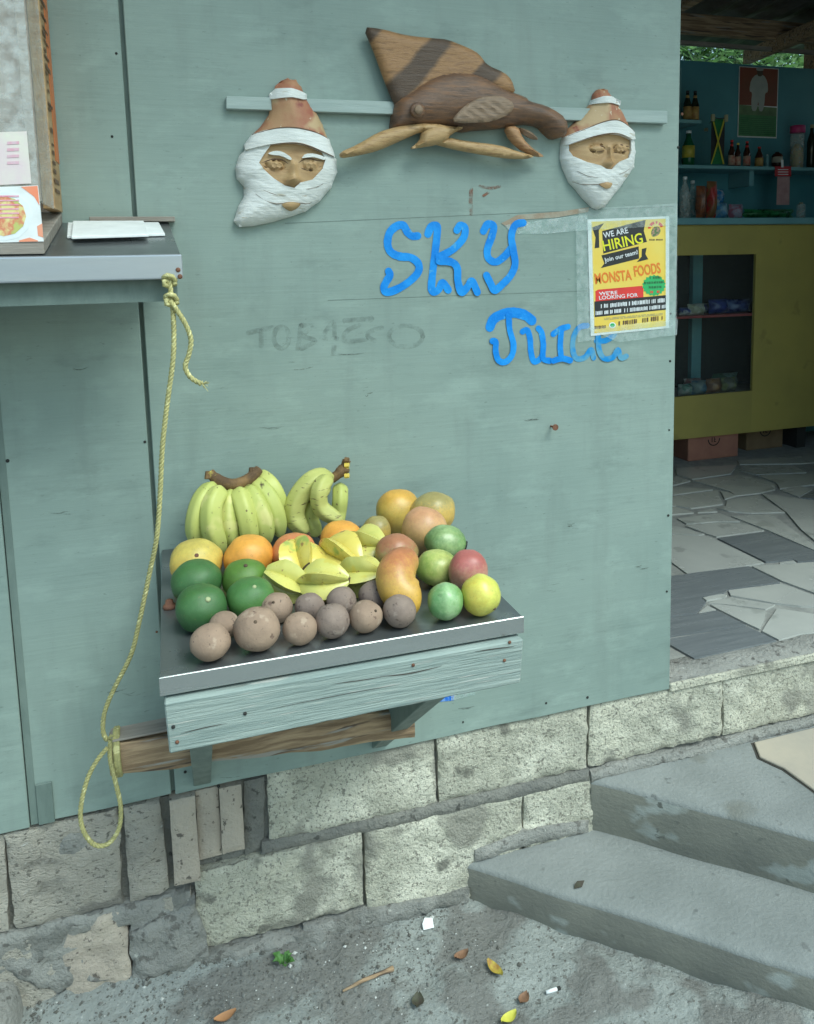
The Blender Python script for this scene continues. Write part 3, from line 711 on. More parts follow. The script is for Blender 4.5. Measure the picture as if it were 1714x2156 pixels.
bottle(1572, 345, 288, 15, zs, 'red capped sauce bottle with cream label beneath the calendar', M['glassb'], creamlab, labz=(.1, .45), labc=M['redprint'])
bottle(1598, 345, 299, 17, zs, 'short dark bottle with yellow label and red cap', M['glassb'], goldlab, labz=(.1, .48))
bottle(1615, 345, 315, 8, zs, 'slim grey vial with white cap under the calendar', M['tealshelf'], None, 'whiteprint', neck=.1)
bottle(1707, 347, 252, 18, zs, 'tall dark bottle with silver cap at the shelf end', M['glassg'], None, 'greyprint', neck=.3)
bottle(1636, 346, 310, 22, zs, 'squat dark jar with pale label next to the pink lidded jar', M['glassb'], mk('pale jar label', (.42, .40, .33), rough=.5), 'blackprint', neck=.12, labz=(.35, .7))
# pink lidded jar
p = onY(1677, 346, YB - .12); jr = thing('snack_jar', (p.x, p.y, zs), 'clear jar of snacks with a bright pink lid', 'jar')
Rj = 14 * depth(p) / F; o0 = Vector((p.x, p.y, zs))
MB().lathe([(Rj * .95, .0), (Rj, .01), (Rj, .185), (Rj * .9, .2)], 18, o0).build('jar_wall', M['acrylic'], jr, smooth=True)
MB().lathe([(Rj * .9, .004), (Rj * .93, .06), (Rj * .85, .11), (Rj * .3, .14)], 14, o0).build('snacks', mk('snacks', (.40, .26, .13), (.24, .30, .14), 60, .6, .5), jr, smooth=True)
MB().lathe([(Rj * 1.06, .2005), (Rj * 1.1, .205), (Rj * 1.1, .235), (Rj * 1.0, .24)], 18, o0).build('lid', mk('pink lid', (.50, .05, .19), rough=.4), jr, smooth=True)
# black, green and gold crossed cloth hanging from the upper shelf
fx0, fx1 = onY(1497, 300, YB - .235).x, onY(1525, 300, YB - .235).x; fz1 = onY(1510, 250, YB - .235).z; fz0 = zs + .004
fl_ = thing('hanging_flag', ((fx0 + fx1) / 2, YB - .235, fz0), 'small green and black flag with yellow diagonal cross beside the bottles', 'flag')
def fq(u, v, d=0): return Vector((fx0 + (fx1 - fx0) * u, YB - .235 - d + .006 * math.sin(u * 6), fz0 + (fz1 - fz0) * v))
mb = MB()
mb.add([fq(0, 0), fq(1, 0), fq(1, 1), fq(0, 1), fq(.5, .5)], [(0, 4, 3), (1, 2, 4)], 0); mb.add([fq(0, 0), fq(1, 0), fq(1, 1), fq(0, 1), fq(.5, .5)], [(0, 1, 4), (2, 3, 4)], 1)
mb.build('cloth', [M['blackprint'], mk('flag green', (.02, .16, .05), rough=.7)], fl_)
for (a, c) in (((0, 0), (1, 1)), ((1, 0), (0, 1))):
    d = .15
    mb = MB(); q = [(a[0], a[1]), (a[0] + (d if a[0] == 0 else -d), a[1]), (c[0], c[1]), (c[0] + (d if c[0] == 0 else -d), c[1])]
    mb.add([fq(*t, d=.003 + .002 * a[0]) for t in q], [(0, 1, 2, 3)]); mb.build('cross_band', mk('flag gold', (.55, .50, .04), rough=.7), fl_)
for u in (0.02, .98):
    e = fq(u, 1); MB().lathe([(.010, -.015), (.011, .0), (.010, .02)], 10, e + Vector((0, -.01, .0))).build('clip', M['greyprint'], fl_)
MB().tube([fq(0, 1.02, .01), fq(.5, 1.0, .01), fq(1, 1.02, .01)], .0025, 6).build('hanging_string', M['dark'], fl_)
MB().tube([fq(.02, 1.01, .005), Vector((fq(0, 1).x, YB - .222, zu - .017))], .002, 5).build('hanging_string', M['dark'], fl_)
# bags on the counter top
CT = cz1 + .0355
def bag(px0, px1, pyt, pyb, zb, Y, mt, label, cat='bag', name='snack_bag', group='snack bags in the shop', lean=.0, thick=.035, parent=None, band=None):
    x0, x1 = onY(px0, pyb, Y).x, onY(px1, pyb, Y).x; h = max(.02, onY(px0, pyt, Y).z - onY(px0, pyb, Y).z)
    root = thing(name, ((x0 + x1) / 2, Y, zb), label, cat, group)
    nx_, nz_ = 10, 10
    for sgn, nm in ((1, 'front_film'), (-1, 'back_film')):
        mb = MB(); g = []
        for j in range(nz_ + 1):
            for i in range(nx_ + 1):
                u = i / nx_; v = j / nz_; k = math.sin(math.pi * u) ** .6 * math.sin(math.pi * v) ** .5
                wr = noise.noise(Vector((u * 7 + px0, v * 7, zb * 9 + sgn))) * .010 * k + noise.noise(Vector((u * 18 + px0, v * 18, sgn))) * .004 * k
                g.append(Vector((x0 + (x1 - x0) * (u + .03 * math.sin(v * 9 + px0)), Y - sgn * (k * thick + .0006) - wr + lean * v, zb + h * v)))
        mb.v = g; mb.f = [[j * (nx_ + 1) + i, j * (nx_ + 1) + i + 1, (j + 1) * (nx_ + 1) + i + 1, (j + 1) * (nx_ + 1) + i] for j in range(nz_) for i in range(nx_)]; mb.mi = [1 if (band and sgn == 1 and 3 <= (f // nx_) <= 6 and 2 <= f % nx_ <= 7) else 0 for f in range(nx_ * nz_)]
        mb.build(nm, [mt, band] if band else mt, root, smooth=True)
    return root
def foil(name, a, c): return mk(name, a, c, 25, .3, .2, lo=.45, hi=.55)
bag(1487, 1507, 375, 455, CT, YC + .12, foil('red snack film', (.35, .04, .04), (.18, .10, .04)), 'red hanging snack packet beside the blue and white packets')
bag(1465, 1484, 385, 455, CT, YC + .10, foil('brown snack film', (.24, .09, .04), (.12, .05, .03)), 'brown snack packet left of the red packet on the ledge')
bag(1503, 1522, 380, 418, CT + .07, YC + .25, foil('blue white film', (.05, .20, .45), (.45, .50, .55)), 'blue and white packet at the back of the ledge', lean=.0)
bag(1506, 1530, 420, 455, CT, YC + .14, foil('light blue film', (.25, .40, .50), (.06, .22, .45)), 'light blue packet in front on the ledge')
bag(1534, 1562, 423, 455, CT, YC + .14, foil('lilac film', (.34, .34, .45), (.30, .12, .18)), 'lilac and white packet right of the light blue one')
bag(1565, 1668, 434, 455, CT, YC + .13, foil('green film', (.015, .09, .03), (.04, .22, .07)), 'dark green crumpled plastic bag on the counter ledge', name='plastic_bag', thick=.06)
def cbottle(px, w, pt, lab_, cl='acrylic', Y=YC + .12):
    bottle(px, 455, pt, w, CT, lab_, M[cl], None, 'whiteprint', Y=Y, neck=.3)
cbottle(1441, 22, 365, 'clear plastic water bottle nearest the door edge')
cbottle(1457, 20, 372, 'clear plastic water bottle behind the brown snack packet', Y=YC + .2)
bottle(1686, 455, 420, 18, CT, 'clear drinking jar on the ledge right of the green bag', M['acrylic'], None, 'greyprint', Y=YC + .14, neck=.1)
# display window stock
dz = onY(1500, 664, YC).z + .0005
for k, (a, c, t, e, Y, A, B, lb) in enumerate(((1430, 1452, 648, 664, YC + .09, (.5, .5, .48), (.06, .08, .25), 'white and navy packet at the left of the red shelf'), (1448, 1482, 640, 664, YC + .07, (.52, .52, .50), (.30, .30, .22), 'white packet with a cream badge on the red shelf'), (1470, 1500, 630, 650, YC + .17, (.45, .46, .44), (.05, .05, .2), 'white packet lying behind the badge packet'), (1492, 1530, 634, 664, YC + .10, (.02, .03, .16), (.03, .05, .24), 'navy blue packet at the middle of the red shelf'), (1528, 1578, 634, 662, YC + .11, (.02, .03, .14), (.06, .09, .24), 'wide navy blue packet at the right of the red shelf'))):
    bag(a, c, t, e, dz, Y, foil('shelf film %d' % k, A, B), lb, thick=.04)
dz2 = wz0 - .0098
cols = [((.12, .22, .18), (.30, .32, .30)), ((.07, .14, .22), (.2, .25, .25)), ((.28, .16, .08), (.18, .10, .07)), ((.20, .22, .10), (.10, .10, .08)), ((.30, .28, .26), (.22, .10, .10)), ((.18, .24, .22), (.05, .10, .06))]
for k, (a, c, t, e, dy, up) in enumerate(((1428, 1455, 806, 830, .08, 0), (1456, 1485, 800, 829, .08, 0), (1486, 1516, 798, 828, .09, 0), (1518, 1548, 796, 826, .09, 0), (1440, 1476, 772, 800, .17, .02), (1500, 1552, 768, 800, .19, .02))):
    bag(a, c, t, e, dz2 + up * 0, YC + dy + .0, foil('display film %d' % k, *cols[k]), ['teal packet at the bottom left of the display window', 'blue-grey packet second from left at the window bottom', 'orange-brown packet at the middle of the window bottom', 'olive packet at the right of the window bottom', 'pale packet standing behind the blue-grey one', 'green-grey packet standing behind the orange-brown one'][k], thick=.045)
# calendar with a cricketer print
cal = thing('calendar', (onY(1595, 290, YB).x, YB, onY(1595, 290, YB).z), 'calendar with a person in white on a red ground hung on the teal wall', 'calendar')
cx0, cx1 = onY(1554, 200, YB).x, onY(1637, 200, YB).x; ct_, cb_ = onY(1595, 142, YB).z, onY(1595, 290, YB).z
def cq(u, v, d): return Vector((cx0 + (cx1 - cx0) * u, YB - d, ct_ + (cb_ - ct_) * v))
def cpoly(name, pts, d, mt): MB().prism([cq(u, v, d) for u, v in pts], (0, .0006, 0)).build(name, mt, cal)
cpoly('paper_sheet', [(0, 0), (1, 0), (1, 1), (0, 1)], .004, M['paper'])
cpoly('printed_ground', [(.02, .01), (.98, .01), (.98, .54), (.02, .54)], .005, mk('brick red print', (.22, .055, .035), (.17, .06, .035), 8, .5, 0))
cpoly('printed_grass', [(.02, .54), (.98, .56), (.98, .68), (.02, .68)], .0052, mk('grass print', (.16, .25, .12), (.10, .16, .08), 20, .5, 0))
cpoly('printed_text_block', [(.02, .68), (.98, .68), (.98, .98), (.02, .98)], .005, mk('green text print', (.06, .20, .07), (.09, .25, .10), 30, .5, 0))
for j in range(9): cpoly('printed_line', [(.06, .72 + j * .028), (.94, .72 + j * .028), (.94, .728 + j * .028), (.06, .728 + j * .028)], .0058, M['dkgreen'])
wp = mk('white clothing print', (.44, .46, .43), (.34, .37, .36), 12, .5, 0)
cpoly('printed_figure', smoothpoly([(.42, .10), (.62, .10), (.72, .2), (.74, .34), (.66, .36), (.66, .48), (.62, .62), (.52, .62), (.5, .46), (.46, .62), (.34, .62), (.32, .48), (.34, .36), (.26, .34), (.30, .18)]), .0058, wp)
cpoly('printed_head', smoothpoly([(.44, .03), (.58, .03), (.60, .09), (.54, .13), (.46, .12)]), .0062, mk('face print', (.09, .07, .05), rough=.5))
cpoly('printed_cap', smoothpoly([(.42, .005), (.6, .005), (.61, .045), (.43, .05)]), .0066, wp)
# red key tag with pink slip
kt = onY(1649, 348, YB - .225)
tagr = thing('price_tag', (kt.x, kt.y, onY(1649, 430, YB - .225).z), 'red tag with a pink paper slip hanging from the shelf edge', 'tag')
def tq(px, py, d=0): return onY(px, py, YB - .226 - d)
MB().prism([tq(1632, 350), tq(1666, 350), tq(1666, 371), tq(1632, 371)], (0, .002, 0)).build('red_card', mk('red card', (.42, .03, .04), rough=.45), tagr)
MB().prism([tq(1637, 372, .001), tq(1663, 372, .001), tq(1662, 431, .001), tq(1635, 431, .001)], (0, .001, 0)).build('pink_slip', mk('pink slip', (.42, .27, .27), (.35, .21, .22), 30, .6, .1), tagr)
MB().prism([tq(1645, 336, .001), tq(1650, 336, .001), tq(1650, 352, .001), tq(1645, 352, .001)], (0, .001, 0)).build('clip', M['whiteprint'], tagr)
for j in range(3): MB().prism([tq(1638, 356 + j * 5, .0012), tq(1660, 356 + j * 5, .0012), tq(1660, 357.5 + j * 5, .0012), tq(1638, 357.5 + j * 5, .0012)], (0, .0005, 0)).build('printed_line', M['whiteprint'], tagr)

# bushes behind the shop seen through the gap under the roof
def foliage(name, c, R, n, label, leaf=.07, seed=1):
    rr = random.Random(seed); root = thing(name, (c[0], c[1], 0), label, 'shrub', 'shrubs behind the shop')
    MB().tube([(c[0], c[1], -.02), (c[0] + .1, c[1], c[2] * .6), (c[0], c[1] + .1, c[2])], [.06, .045, .02], 8).build('trunk', M['timber'], root)
    mb = MB()
    for i in range(n):
        d = Vector((rr.gauss(0, 1), rr.gauss(0, 1), rr.gauss(0, 1))).normalized() * rr.random() ** .4
        p = Vector((c[0] + d.x * R[0], c[1] + d.y * R[1], c[2] + d.z * R[2]))
        a = Vector((rr.gauss(0, 1), rr.gauss(0, 1), rr.gauss(0, .6))).normalized(); bb = a.orthogonal().normalized(); L = leaf * rr.uniform(.6, 1.5)
        mb.add([p, p + a * L * .5 + bb * L * .25, p + a * L, p + a * L * .5 - bb * L * .25], [(0, 1, 2, 3)])
    mb.build('crown', M['leafgreen'], root)
foliage('shrub', (3.5, 3.5, 2.6), (1.3, .7, 1.1), 14000, 'leafy green shrub seen under the eaves above the teal wall', seed=4)
foliage('shrub', (5.4, 4.4, 2.8), (1.5, .9, 1.3), 12000, 'leafy green shrub beyond the right end of the shop', seed=9)
# ------------------------------------------------------------------ fruit stand
TZ = .970
FL, FR = onZ(336, 1432, TZ), onZ(1100, 1297, TZ); TY = (FL.y + FR.y) / 2; TX0, TX1 = FL.x, FR.x
tab = thing('fruit_stand', ((TX0 + TX1) / 2, 0, TZ - .2), 'steel topped plank stand with green front board fixed to the wall', 'stand')
MB().box(TX0, TX1, TY + .003, -.001, TZ - .010, TZ).build('steel_top', M['steeltop'], tab, bevel=.0012)
sh = onY(336, 1432, TY).z - onY(342, 1469, TY).z
MB().box(TX0 - .001, TX1 + .001, TY, TY + .0025, TZ - sh, TZ + .0008).build('edge_strip', M['alu'], tab, bevel=.0006)
bz1 = TZ - sh - .005
a_, b_, c_, d_ = onY(357, 1578, TY), onY(1090, 1430, TY), onY(1096, 1337, TY), onY(346, 1474, TY)
mb = MB(); n = 24; poly = []
for i in range(n + 1):
    t = i / n; q = a_.lerp(b_, t); poly.append((q.x, TY - .012, q.z + noise.noise(Vector((q.x * 30, 0, 1))) * .0018))
poly += [(c_.x, TY - .012, bz1), (d_.x, TY - .012, bz1)]
mb.prism(poly, (0, .026, 0)); mb.build('front_board', M['paint2'], tab, bevel=.002)
for (pts, wd) in ((((1000, 1372), (1040, 1366), (1082, 1361)), .002), (((800, 1424), (860, 1418), (930, 1402)), .0022), (((700, 1440), (760, 1432), (810, 1424)), .0014), (((380, 1545), (430, 1532), (480, 1522)), .0014), (((560, 1495), (700, 1466), (860, 1438)), .0009)):
    mb = MB(); ribbon(mb, stroke_mesh([(onY(*q, TY - .0125).x, onY(*q, TY - .0125).z) for q in pts], wd, 0), wd, TY - .0128, lambda t: max(.15, math.sin(math.pi * t))); mb.build('board_crack', M['crack'], tab)
for (x, y) in ((365, 1530), (373, 1562), (516, 1502), (870, 1400), (1073, 1352), (1062, 1390)): screw(x, y, .0028, rnd.choice(['rust', 'dark']), tab, TY - .0122)
for x in (TX0 + .01, TX1 - .03):
    MB().box(x, x + .02, TY + .02, -.002, TZ - .05, TZ - .0105).build('side_bearer', M['paint3'], tab)
MB().box(TX0 + .035, TX1 - .035, -.03, -.0015, TZ - .06, TZ - .0105).build('wall_ledger', M['paint3'], tab)
def brace(pxw, pyw, pxf, pyf, wd=.035):
    pw = onY(pxw, pyw, -.001); pf = onY(pxf, pyf, TY + .016); x0 = (pw.x + pf.x) / 2 - wd / 2
    t = .032
    pr = [(x0, -.0012, .445), (x0, -.0012, .445 + .085), (x0, TY + .06, TZ - .0512), (x0, TY + .0155, TZ - .0512), (x0, TY + .0155, TZ - .10)]
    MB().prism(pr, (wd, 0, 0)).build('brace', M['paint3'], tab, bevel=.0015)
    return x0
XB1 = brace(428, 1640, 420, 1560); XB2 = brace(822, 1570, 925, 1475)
# timber pole lying on the braces
zl_ = .0
LY = -.155
pl0 = onY(232, 1585, LY); pl1 = onY(838, 1515, LY)
zc = pl0.z
lg = thing('timber_pole', ((pl0.x + pl1.x) / 2, LY, zc - .03), 'bare brown timber lying across the braces under the fruit stand', 'timber')
mb = MB(); n = 30; rings = []
sec = [(-.026, -.030), (.020, -.032), (.028, -.02), (.028, .022), (.018, .031), (-.022, .030), (-.030, .020), (-.030, -.02)]
xe = XB2 + .05
for i in range(n + 1):
    t = i / n; x = pl0.x + (xe - pl0.x) * t; z = pl0.z + (pl1.z - pl0.z) * t
    sc = 1.0 + .06 * noise.noise(Vector((t * 5, 0, 0)))
    rings.append([Vector((x, LY + a * sc + .004 * noise.noise(Vector((t * 8, a * 40, 1))), z + c * sc + .004 * noise.noise(Vector((t * 9, c * 40, 3))))) for a, c in sec])
k = len(sec); mb.v = [v for r in rings for v in r]
mb.f = [[i * k + j, i * k + (j + 1) % k, (i + 1) * k + (j + 1) % k, (i + 1) * k + j] for i in range(n) for j in range(k)] + [list(range(k)), list(range(n * k, n * k + k))]; mb.mi = [0] * len(mb.f)
mb.build('trunk_piece', M['timber'], lg, smooth=False)
MB().prism([(pl0.x + .002, LY - .026, zc + .0325), (XB1 + .0, LY - .026, zc + .035), (XB1, LY + .02, zc + .035), (pl0.x + .002, LY + .02, zc + .0325)], (0, 0, .005)).build('grey_offcut', M['greytimber'], lg, bevel=.002)
# blue label scrap taped to the wall
p = onY(943, 1467, 0); lb = thing('label_scrap', p, 'small blue label scrap with clear tape on the wall under the stand', 'label')
def q4(pts, y): return [(onY(*q).x, y, onY(*q).z) for q in pts]
MB().prism(q4([(930, 1458), (957, 1455), (955, 1474), (926, 1477)], -.001), (0, .0004, 0)).build('blue_label', mk('blue label', (.02, .14, .62), (.2, .35, .7), 120, .4, 0, lo=.5, hi=.6), lb)
MB().prism(q4([(950, 1454), (1000, 1446), (1000, 1462), (950, 1474)], -.0016), (0, .0004, 0)).build('clear_tape', M['tape'], lb)
# bolt on stand's left edge
p = onZ(352, 1281, TZ); bo = tag(MB().lathe([(.011, 0), (.011, .005), (.007, .008), (.006, .014), (.002, .016)], 10, (p.x + .004, p.y, TZ + .0002)).build('bolt', M['rust'], smooth=True), 'rusty bolt head at the left edge of the steel stand', 'bolt')

def stroke_mesh3(P, n):
    sm = []
    for i in range(len(P) - 1):
        p0 = P[max(i - 1, 0)]; p1 = P[i]; p2 = P[i + 1]; p3 = P[min(i + 2, len(P) - 1)]
        for k in range(n):
            t = k / n
            sm.append(.5 * ((2 * p1) + (-p0 + p2) * t + (2 * p0 - 5 * p1 + 4 * p2 - p3) * t * t + (-p0 + 3 * p1 - 3 * p2 + p3) * t ** 3))
    sm.append(P[-1]); return sm
# --- fruit
def fruit_mat(name, stops, axis='Z', rough=.42, nscale=9, nstr=.35, spots=None, bump=.15, bscale=120, lo=-1.0, hi=1.0, sss=True):
    """gradient along a local axis of the unit fruit, broken by noise"""
    mt, n, b = newmat(name); b.inputs['Roughness'].default_value = rough
    tc = nd(n, 'ShaderNodeTexCoord'); sp = nd(n, 'ShaderNodeSeparateXYZ'); n.links.new(tc.outputs['Generated'], sp.inputs[0])
    v = coords(n, (1, 1, 1))
    f = noise_tex(n, v, nscale / .05, 5, .6)
    ad = nd(n, 'ShaderNodeMath', operation='MULTIPLY_ADD'); ad.inputs[1].default_value = nstr; n.links.new(f, ad.inputs[0])
    sub = nd(n, 'ShaderNodeMath', operation='SUBTRACT'); sub.inputs[1].default_value = nstr * .5
    n.links.new(sp.outputs[axis], sub.inputs[0]); n.links.new(sub.outputs[0], ad.inputs[2])
    c = ramp(n, ad.outputs[0], stops)
    if spots:
        for (sc, ss, th) in spots:
            k = ramp(n, noise_tex(n, v, ss, 4, .6), [(th, (0, 0, 0)), (th + .08, (.85, .85, .85))]); c = mixc(n, k, c, sc)
    mot = ramp(n, noise_tex(n, v, 42, 6, .7), [(.34, (.62, .60, .58)), (.66, (1.0, 1.0, 1.0))])
    c = mixc(n, .6, c, mot, 'MULTIPLY')
    c = mixc(n, ramp(n, noise_tex(n, v, 420, 2), [(.66, (0, 0, 0)), (.72, (.5, .5, .5))]), c, (.22, .17, .07))
    c = mixc(n, ramp(n, noise_tex(n, v, 75, 5, .75), [(.66, (0, 0, 0)), (.73, (.65, .65, .65))]), c, (.16, .10, .04))
    n.links.new(c, b.inputs['Base Color'])
    if sss:
        b.inputs['Subsurface Weight'].default_value = .06; b.inputs['Subsurface Radius'].default_value = (.01, .006, .003)
    bumpto(n, b, noise_tex(n, v, bscale * 4, 3), bump, .002)
    return mt
def fruit(name, px, py, rx, ry, label, cat, mt, Y=None, group='fruit on the stand', shape=None, rot=(0, 0, 0), aspect=1.0, stem=None, dep=None, zoff=0.0):
    """rx, ry: half sizes in calibration pixels; rests on the steel top unless Y is given"""
    if Y is None:
        r = .035
        for _ in range(6):
            c = onZ(px, py, TZ + r + zoff); r = ry * depth(c) / F
    else:
        c = onY(px, py, Y); r = ry * depth(c) / F
    ax = rx * depth(c) / F; ay = (dep * depth(c) / F) if dep else (ax + r) / 2
    mb = MB(); nu, nv = 32, 20
    prof = []
    E = Matrix.Rotation(rot[2], 3, 'Z') @ Matrix.Rotation(rot[1], 3, 'Y') @ Matrix.Rotation(rot[0], 3, 'X')
    sd = rnd.random() * 50
    for j in range(nv + 1):
        ph = math.pi * j / nv
        for i in range(nu):
            th = 2 * math.pi * i / nu
            d = Vector((math.sin(ph) * math.cos(th), math.sin(ph) * math.sin(th), math.cos(ph)))
            k = 1 + .055 * noise.noise(d * 1.5 + Vector((sd, 0, 0))) + .014 * noise.noise(d * 5 + Vector((sd, 3, 0)))
            q = d * k
            if shape: q = shape(q, th, ph)
            mb.v.append(E @ Vector((q.x * ax, q.y * ay, q.z * r)))
    for j in range(nv):
        for i in range(nu):
            mb.f.append([j * nu + i, (j + 1) * nu + i, (j + 1) * nu + (i + 1) % nu, j * nu + (i + 1) % nu]); mb.mi.append(0)
    lo = min(v.z for v in mb.v)
    mb.v = [v + c for v in mb.v]
    if Y is None:   # settle on the steel
        dzz = (TZ + .0006 + zoff) - min(v.z for v in mb.v); mb.v = [v + Vector((0, 0, dzz)) for v in mb.v]; c = c + Vector((0, 0, dzz))
    o = mb.build(name, mt, None, smooth=True, origin=c)
    bm = bmesh.new(); bm.from_mesh(o.data); bmesh.ops.remove_doubles(bm, verts=bm.verts, dist=1e-6); bm.to_mesh(o.data); bm.free()
    for p in o.data.polygons: p.use_smooth = True
    if stem:
        d = (E @ Vector(stem[0])).normalized(); sr = stem[1] * r
        base = c + Vector((d.x * ax, d.y * ay, d.z * r)) * stem[3]
        sm_ = MB().lathe([(sr, -.001), (sr * .9, .0012), (sr * .4, .0022)], 9)
        sm_.xform(Matrix.Translation(base) @ d.to_track_quat('Z', 'Y').to_matrix().to_4x4())
        sm_.build('stem_scar', M[stem[2]], o, smooth=True)
    tag(o, label, cat, group)
    FRUITS.append((label, c, max(ax, ay, r)))
    return o
FRUITS = []
def round_(q, th, ph): return Vector((q.x, q.y, q.z * (1 - .06 * (abs(q.z) ** 8))))
def mango(q, th, ph):
    t = (q.z + 1) / 2
    s = .80 + .28 * t - .10 * t * t
    return Vector((q.x * s * 1.13 + .10 * (1 - t) ** 2, q.y * s, q.z * 1.03))
def sapo(q, th, ph): return Vector((q.x, q.y, q.z * .97 - .03 * abs(q.z) ** 6))
M['sapo'] = mk('naseberry skin', (.36, .255, .18), (.27, .19, .135), 30, .8, .45, 240, spots=[((.40, .30, .22), 45, .62), ((.17, .11, .08), 70, .64), ((.12, .085, .065), 190, .66)], bdist=.002)
M['sapo2'] = mk('grey naseberry skin', (.27, .205, .165), (.20, .15, .125), 30, .8, .45, 240, spots=[((.31, .245, .205), 45, .62), ((.13, .09, .075), 70, .64), ((.10, .075, .06), 190, .66)], bdist=.002)
M['scar'] = mk('stem scar', (.12, .08, .05), (.07, .05, .03), 200, .8, .3)
M['palescar'] = mk('pale stem scar', (.42, .47, .25), (.33, .36, .18), 200, .7, .2)
sap = [(443,1352,42,40,'pale naseberry at the front left corner of the stand','sapo'),(541,1325,48,47,'largest tan naseberry in the front row','sapo'),(631,1323,36,35,'naseberry just right of the largest tan one','sapo'),(700,1308,36,37,'grey-brown naseberry third from the right in the front row','sapo2'),(770,1298,35,34,'brown naseberry second from the right in the front row','sapo'),(841,1287,35,35,'rightmost naseberry of the front row','sapo2'),
 (472,1316,31,29,'small tan naseberry half hidden behind the front left pair','sapo'),(583,1279,33,33,'tan naseberry behind the largest one, by the green orange','sapo'),(652,1278,31,29,'small grey naseberry behind the front row, below the star fruit','sapo2'),(719,1266,32,31,'dark grey naseberry of the back row, second from right','sapo2'),(790,1253,36,31,'rightmost dark naseberry of the back row','sapo2')]
for i, (x, y, rx, ry, lb_, mt) in enumerate(sap):
    fruit('naseberry', x, y, rx, ry, lb_, 'naseberry', M[mt], shape=sapo, stem=((rnd.uniform(-.5, .5), -.6, rnd.uniform(.1, .8)), .09, 'scar', .975) if i % 3 == 1 else None, group='naseberries on the stand')
go = lambda n, a, c: fruit_mat(n, [(.15, a), (.85, c)], nstr=.5, bump=.3, bscale=220, rough=.45, spots=[(tuple(x * 1.5 for x in a), 45, .70)])
M['gor1'] = go('green orange skin', (.050, .130, .042), (.070, .165, .048)); M['gor2'] = go('light green orange skin', (.12, .25, .06), (.085, .20, .055))
M['gor3'] = go('yellow green orange skin', (.15, .25, .035), (.12, .23, .04))
fruit('green_orange', 424, 1276, 54, 50, 'large dark green orange at the front left of the pile', 'orange', M['gor1'], shape=round_, stem=((.25, -.75, .62), .12, 'palescar', .985), group='green oranges on the stand')
fruit('green_orange', 414, 1222, 52, 46, 'dark green orange behind the front left one', 'orange', M['gor1'], shape=round_, group='green oranges on the stand', zoff=.004)
fruit('green_orange', 527, 1258, 50, 46, 'bright green orange beside the tan naseberries', 'orange', M['gor2'], shape=round_, stem=((.15, -.6, .78), .10, 'palescar', .985), group='green oranges on the stand')
fruit('green_orange', 517, 1217, 48, 44, 'yellowish green orange behind the bright green one', 'orange', M['gor3'], shape=round_, stem=((.0, -.5, .86), .10, 'scar', .985), group='green oranges on the stand')
M['gf'] = fruit_mat('yellow grapefruit skin', [(.1, (.78, .43, .05)), (.5, (.78, .55, .11)), (.9, (.62, .50, .12))], nstr=.6, bump=.25, bscale=200, spots=[((.42, .36, .14), 40, .66), ((.40, .20, .12), 60, .74)])
M['or1'] = fruit_mat('orange skin', [(.1, (.80, .32, .04)), (.9, (.82, .40, .07))], nstr=.5, bump=.25, bscale=200)
M['or2'] = fruit_mat('reddish orange skin', [(.1, (.68, .28, .09)), (.9, (.66, .25, .10))], nstr=.6, bump=.25, bscale=200)
fruit('grapefruit', 414, 1180, 54, 50, 'mottled yellow grapefruit at the left below the bananas', 'citrus', M['gf'], shape=round_, stem=((.0, -.8, .55), .10, 'rust', .985), group='ripe citrus on the stand')
fruit('ripe_orange', 524, 1172, 52, 49, 'bright orange fruit in the middle below the left bananas', 'orange', M['or1'], shape=round_, group='ripe citrus on the stand')
fruit('ripe_orange', 621, 1165, 48, 47, 'reddish orange fruit behind the brown-tipped star fruit', 'orange', M['or2'], shape=round_, group='ripe citrus on the stand')
fruit('ripe_orange', 719, 1138, 46, 46, 'orange fruit highest in the row, below the small banana bunch', 'orange', M['or1'], shape=round_, group='ripe citrus on the stand')
# mangoes
mg = lambda n, st, **k: fruit_mat(n, st, nstr=.55, rough=.4, bump=.08, spots=[((.20, .14, .05), 70, .72)], **k)
M['m1'] = mg('yellow mango skin', [(.15, (.68, .54, .17)), (.6, (.66, .48, .11)), (.95, (.66, .38, .07))])
M['m2'] = mg('mottled mango skin', [(.2, (.72, .46, .10)), (.6, (.62, .43, .11)), (.85, (.38, .32, .12))])
M['m3'] = mg('peach mango skin', [(.1, (.52, .38, .20)), (.5, (.68, .44, .18)), (.95, (.60, .32, .17))])
M['m4'] = mg('red green mango skin', [(.2, (.28, .36, .10)), (.55, (.38, .33, .12)), (.85, (.42, .19, .10))])
M['m5'] = mg('amber mango skin', [(.2, (.74, .45, .07)), (.6, (.62, .38, .09)), (.95, (.52, .21, .09))])
M['m6'] = mg('red mango skin', [(.1, (.62, .50, .33)), (.45, (.55, .32, .22)), (.8, (.46, .15, .13))])
MG = 'mangoes piled on the right of the stand'
fruit('mango', 838, 1083, 46, 52, 'tall yellow mango at the top left of the mango pile', 'mango', M['m1'], Y=-.107, shape=mango, rot=(0, .15, 0), group=MG)
fruit('mango', 912, 1080, 46, 44, 'mottled amber mango at the top right of the pile', 'mango', M['m2'], Y=-.155, shape=mango, rot=(.2, -.3, 0), group=MG)
fruit('mango', 792, 1122, 30, 36, 'small dull amber mango beside the topmost orange', 'mango', M['m2'], Y=-.16, shape=mango, rot=(0, .2, 0), group=MG)
fruit('mango', 893, 1120, 46, 52, 'peach coloured mango in the centre of the pile', 'mango', M['m3'], Y=-.228, shape=mango, rot=(-.15, 0, 0), group=MG)
